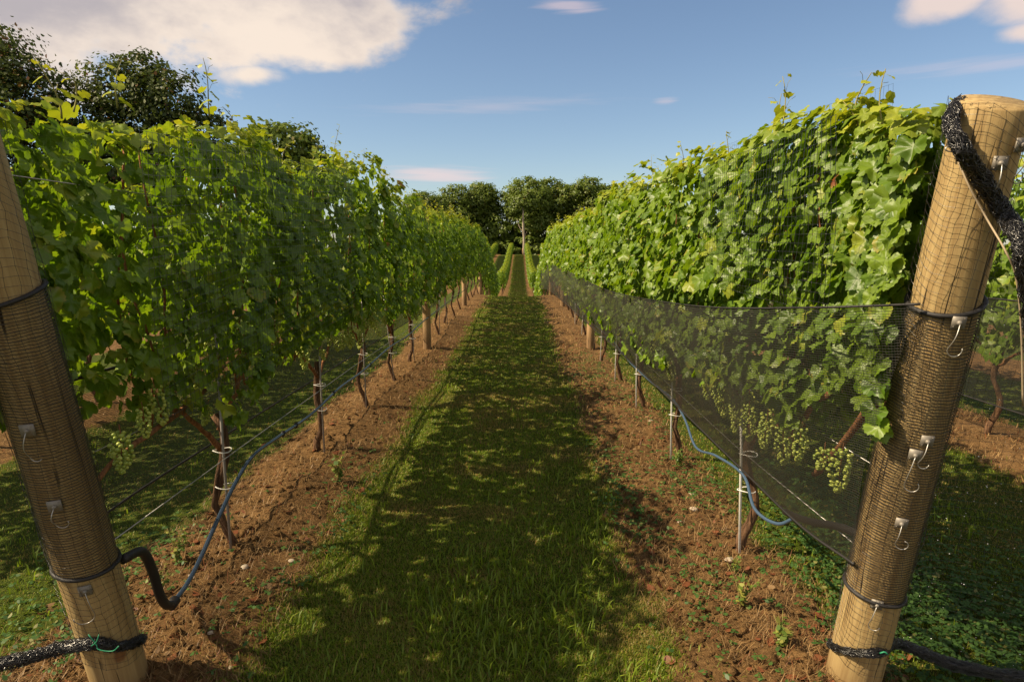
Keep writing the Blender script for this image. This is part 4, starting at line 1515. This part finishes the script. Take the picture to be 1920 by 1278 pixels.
def limbs_mesh(h, r0, lobes, mat, fork=.35, bare=False):
    mb = MB()
    top = np.array([0, 0, h * .82])
    P = spline([(0, 0, -.3), (.1, .05, h * .2), (-.05, .1, h * .45), (.1, 0, h * .65), tuple(top)], 14)
    mb.tube(P, np.linspace(r0, r0 * .22, 14), 9)
    for (x, y, z, a, b, c) in lobes:
        f = np.clip(fork + rng.uniform(-.08, .15), .15, .8)
        s_ = P[int(f * 13)]
        e = np.array([x, y, z])
        mid = s_ * .5 + e * .5 + np.array([0, 0, -.08 * h])
        Q = spline([s_, mid, e], 9)
        mb.tube(Q, np.linspace(r0 * .42, r0 * .10, 9), 6)
        for k in range(5):
            d = rng.normal(size=3); d /= np.linalg.norm(d); d[2] = abs(d[2]) * .8
            q0 = Q[rng.integers(4, 9)]
            mb.tube([q0, q0 + d * np.array([a, b, c]) * .45, q0 + d * np.array([a, b, c]) * .85], [r0 * .13, r0 * .08, r0 * .03], 5)
    return mb.mesh('trunk', [mat])


def tree(label, group, x, y, crown, trunk, rz=0, sc=1.0):
    t = thing('tree', label, 'tree', (x, y, gz1(x, y)), group)
    link('crown', crown, t); link('trunk', trunk, t)
    t.rotation_euler = (0, 0, rz); t.scale = (sc, sc, sc)
    return t


TG = 'broad trees beyond the vineyard'
# the two near trees on the left and one further along
lob = [(-1.6, 0, 10.3, 2.0, 2.0, 1.5), (.3, .4, 10.9, 1.6, 1.8, 1.3), (2.2, 0, 9.9, 2.0, 1.9, 1.5), (3.9, .3, 8.5, 1.7, 1.8, 1.4), (-2.9, .2, 8.6, 1.5, 1.7, 1.4), (-.4, 0, 8.6, 2.2, 2.0, 1.3), (2.0, -.5, 7.6, 2.2, 2.0, 1.1),
       (5.0, 0, 7.1, 1.3, 1.4, 1.0), (-2.4, 0, 6.8, 1.7, 1.7, 1.2), (0, 0, 6.2, 2.4, 2.2, 1.3)]
lob = [(x_ * .62 + .2, y_, z_, a_ * .78, b_ * .8, c_) for x_, y_, z_, a_, b_, c_ in lob]
c = crown_mesh('crown', lob, 21000, .09, M['tree_leaf'], .05)
tr = limbs_mesh(10.5, .34, lob, M['tree_bark'], .38)
tree('round-topped tree with open branches showing sky, rising behind the left row', TG, -20.9, 35.5, c, tr, 0, 1.17)
lob = [(0, 0, 12.0, 2.6, 2.4, 2.0), (2.2, 0, 10.2, 2.3, 2.3, 1.8), (3.2, .4, 8.0, 2.0, 2.0, 1.6), (-2.5, 0, 10, 2.4, 2.4, 2.0), (.5, -.6, 9.2, 2.6, 2.3, 1.7), (1.6, 0, 6.6, 2.5, 2.3, 1.5)]
c = crown_mesh('crown', lob, 26000, .095, M['tree_leaf'], .13)
tr = limbs_mesh(12.5, .36, lob, M['tree_bark'], .35)
tree('dark tree with reddish leaves cut off by the left edge of the photo', TG, -28.1, 34.0, c, tr, 0, 1.10)
far_lobes = [[(0, 0, 11.0, 3.6, 3.4, 2.2), (-3.0, 0, 9.2, 2.6, 2.8, 2.0), (3.0, .3, 9.6, 2.7, 2.8, 2.0), (0, -1.4, 7.6, 3.6, 2.6, 2.2), (-3, 0, 5.6, 2.6, 2.6, 1.9), (3, 0, 6.0, 2.6, 2.6, 2.0)],
             [(-.8, 0, 11.6, 2.8, 2.8, 1.9), (2.0, 0, 11.0, 2.6, 2.7, 1.8), (-3.2, .2, 9.2, 2.3, 2.5, 1.9), (4.0, 0, 9.0, 2.2, 2.4, 1.8), (0, -1.2, 8.6, 3.4, 2.6, 1.9), (1.0, -1.0, 6.0, 3.4, 2.6, 1.8), (-2.6, 0, 6.2, 2.3, 2.3, 1.6)],
             [(0, 0, 11.4, 3.0, 3.0, 2.1), (2.6, 0, 9.4, 2.4, 2.5, 1.9), (-2.5, 0, 9.9, 2.4, 2.5, 1.9), (0, -1.5, 8.0, 3.0, 2.4, 1.9), (-.6, -.6, 5.6, 3.0, 2.5, 1.8)]]
FC = [crown_mesh('crown', l, 15000, .19, M['far_leaf'], .06) for l in far_lobes]
FT = [limbs_mesh(11.0, .36, l, M['tree_bark'], .4) for l in far_lobes]
tree('rounded tree crown showing over the middle of the left row', TG, -25.8, 71, FC[2], FT[2], .4, 1.22)
tree('small dark tree just left of the wooded gap over the left row', TG, -14.6, 96, FC[2], FT[2], .2, .72)
FG = 'trees of the wood at the end of the aisle'
labels = ['broad domed tree at the left end of the wood behind the aisle', 'tall oval tree left of the pale trunk in the wood', 'tallest crown in the wood, above the pale bare trunk',
          'rounded tree right of the pale trunk in the wood', 'open-crowned tree with sky gaps at the right of the wood', 'tree at the right end of the wood, half behind the right row',
          'tree at the far right, barely clearing the right row']
for (px, py, Y, k, rz), lab in zip(((858, 346, 118, 0, .3), (905, 342, 122, 2, 1.2), (985, 332, 119, 0, 2.2), (1040, 337, 124, 1, .5), (1095, 335, 120, 1, 2.6), (1135, 345, 126, 2, .9), (1185, 343, 130, 1, 3.6)), labels):
    p = at_y(px, py, Y)
    sc = (p[2] - .05) / (13.3 if k != 2 else 13.5)
    tree(lab, FG, p[0], Y, FC[k], FT[k], rz, sc)
# the pale dead-looking trunk in front
p = at_y(982, 470, 112)
t = thing('tree', 'pale bare forked trunk standing in front of the dark wood', 'tree', (p[0], 112, gz1(p[0], 112)))
mb = MB().tube(spline([(0, 0, -.3), (.05, 0, 2.5), (-.1, 0, 5), (-.15, 0, 8.0)], 12), np.linspace(.26, .14, 12), 8)
mb.tube(spline([(-.05, 0, 3.9), (-.7, 0, 4.7), (-1.15, 0, 6.0)], 8), np.linspace(.13, .06, 8), 6)
mb.build('trunk', M['pale_bark'], t)
link('crown', crown_mesh('crown', [(0, .8, 9.2, 2.4, 1.6, 1.8), (-1.6, .8, 7.6, 1.5, 1.2, 1.1)], 5000, .18, M['far_leaf'], .03), t)
# undergrowth that reads as one dark mass below the crowns
lob = []
for k in range(46):
    x = -28 + k * 1.35
    lob.append((x + rng.normal(0, .5), 121 + rng.normal(0, 2.5), rng.uniform(.6, 6.5), 2.2, 2.0, rng.uniform(1.8, 3.0)))
for k in range(60):
    lob.append((-32 + k * 1.15 + rng.normal(0, .3), 117.5 + rng.normal(0, 1.0), rng.uniform(.4, 2.2), 1.8, 1.3, rng.uniform(1.2, 2.0)))
for k in range(52):
    lob.append((-34 + k * 1.4 + rng.normal(0, .3), 127 + rng.normal(0, 1.0), rng.uniform(.8, 4.6), 2.0, 1.5, rng.uniform(1.8, 2.6)))
me = crown_mesh('undergrowth', lob, 85000, .29, M['far_leaf'], .02)
tag(link('undergrowth', me), 'dense dark undergrowth filling the wood below the tree crowns', 'undergrowth', None, 'stuff')
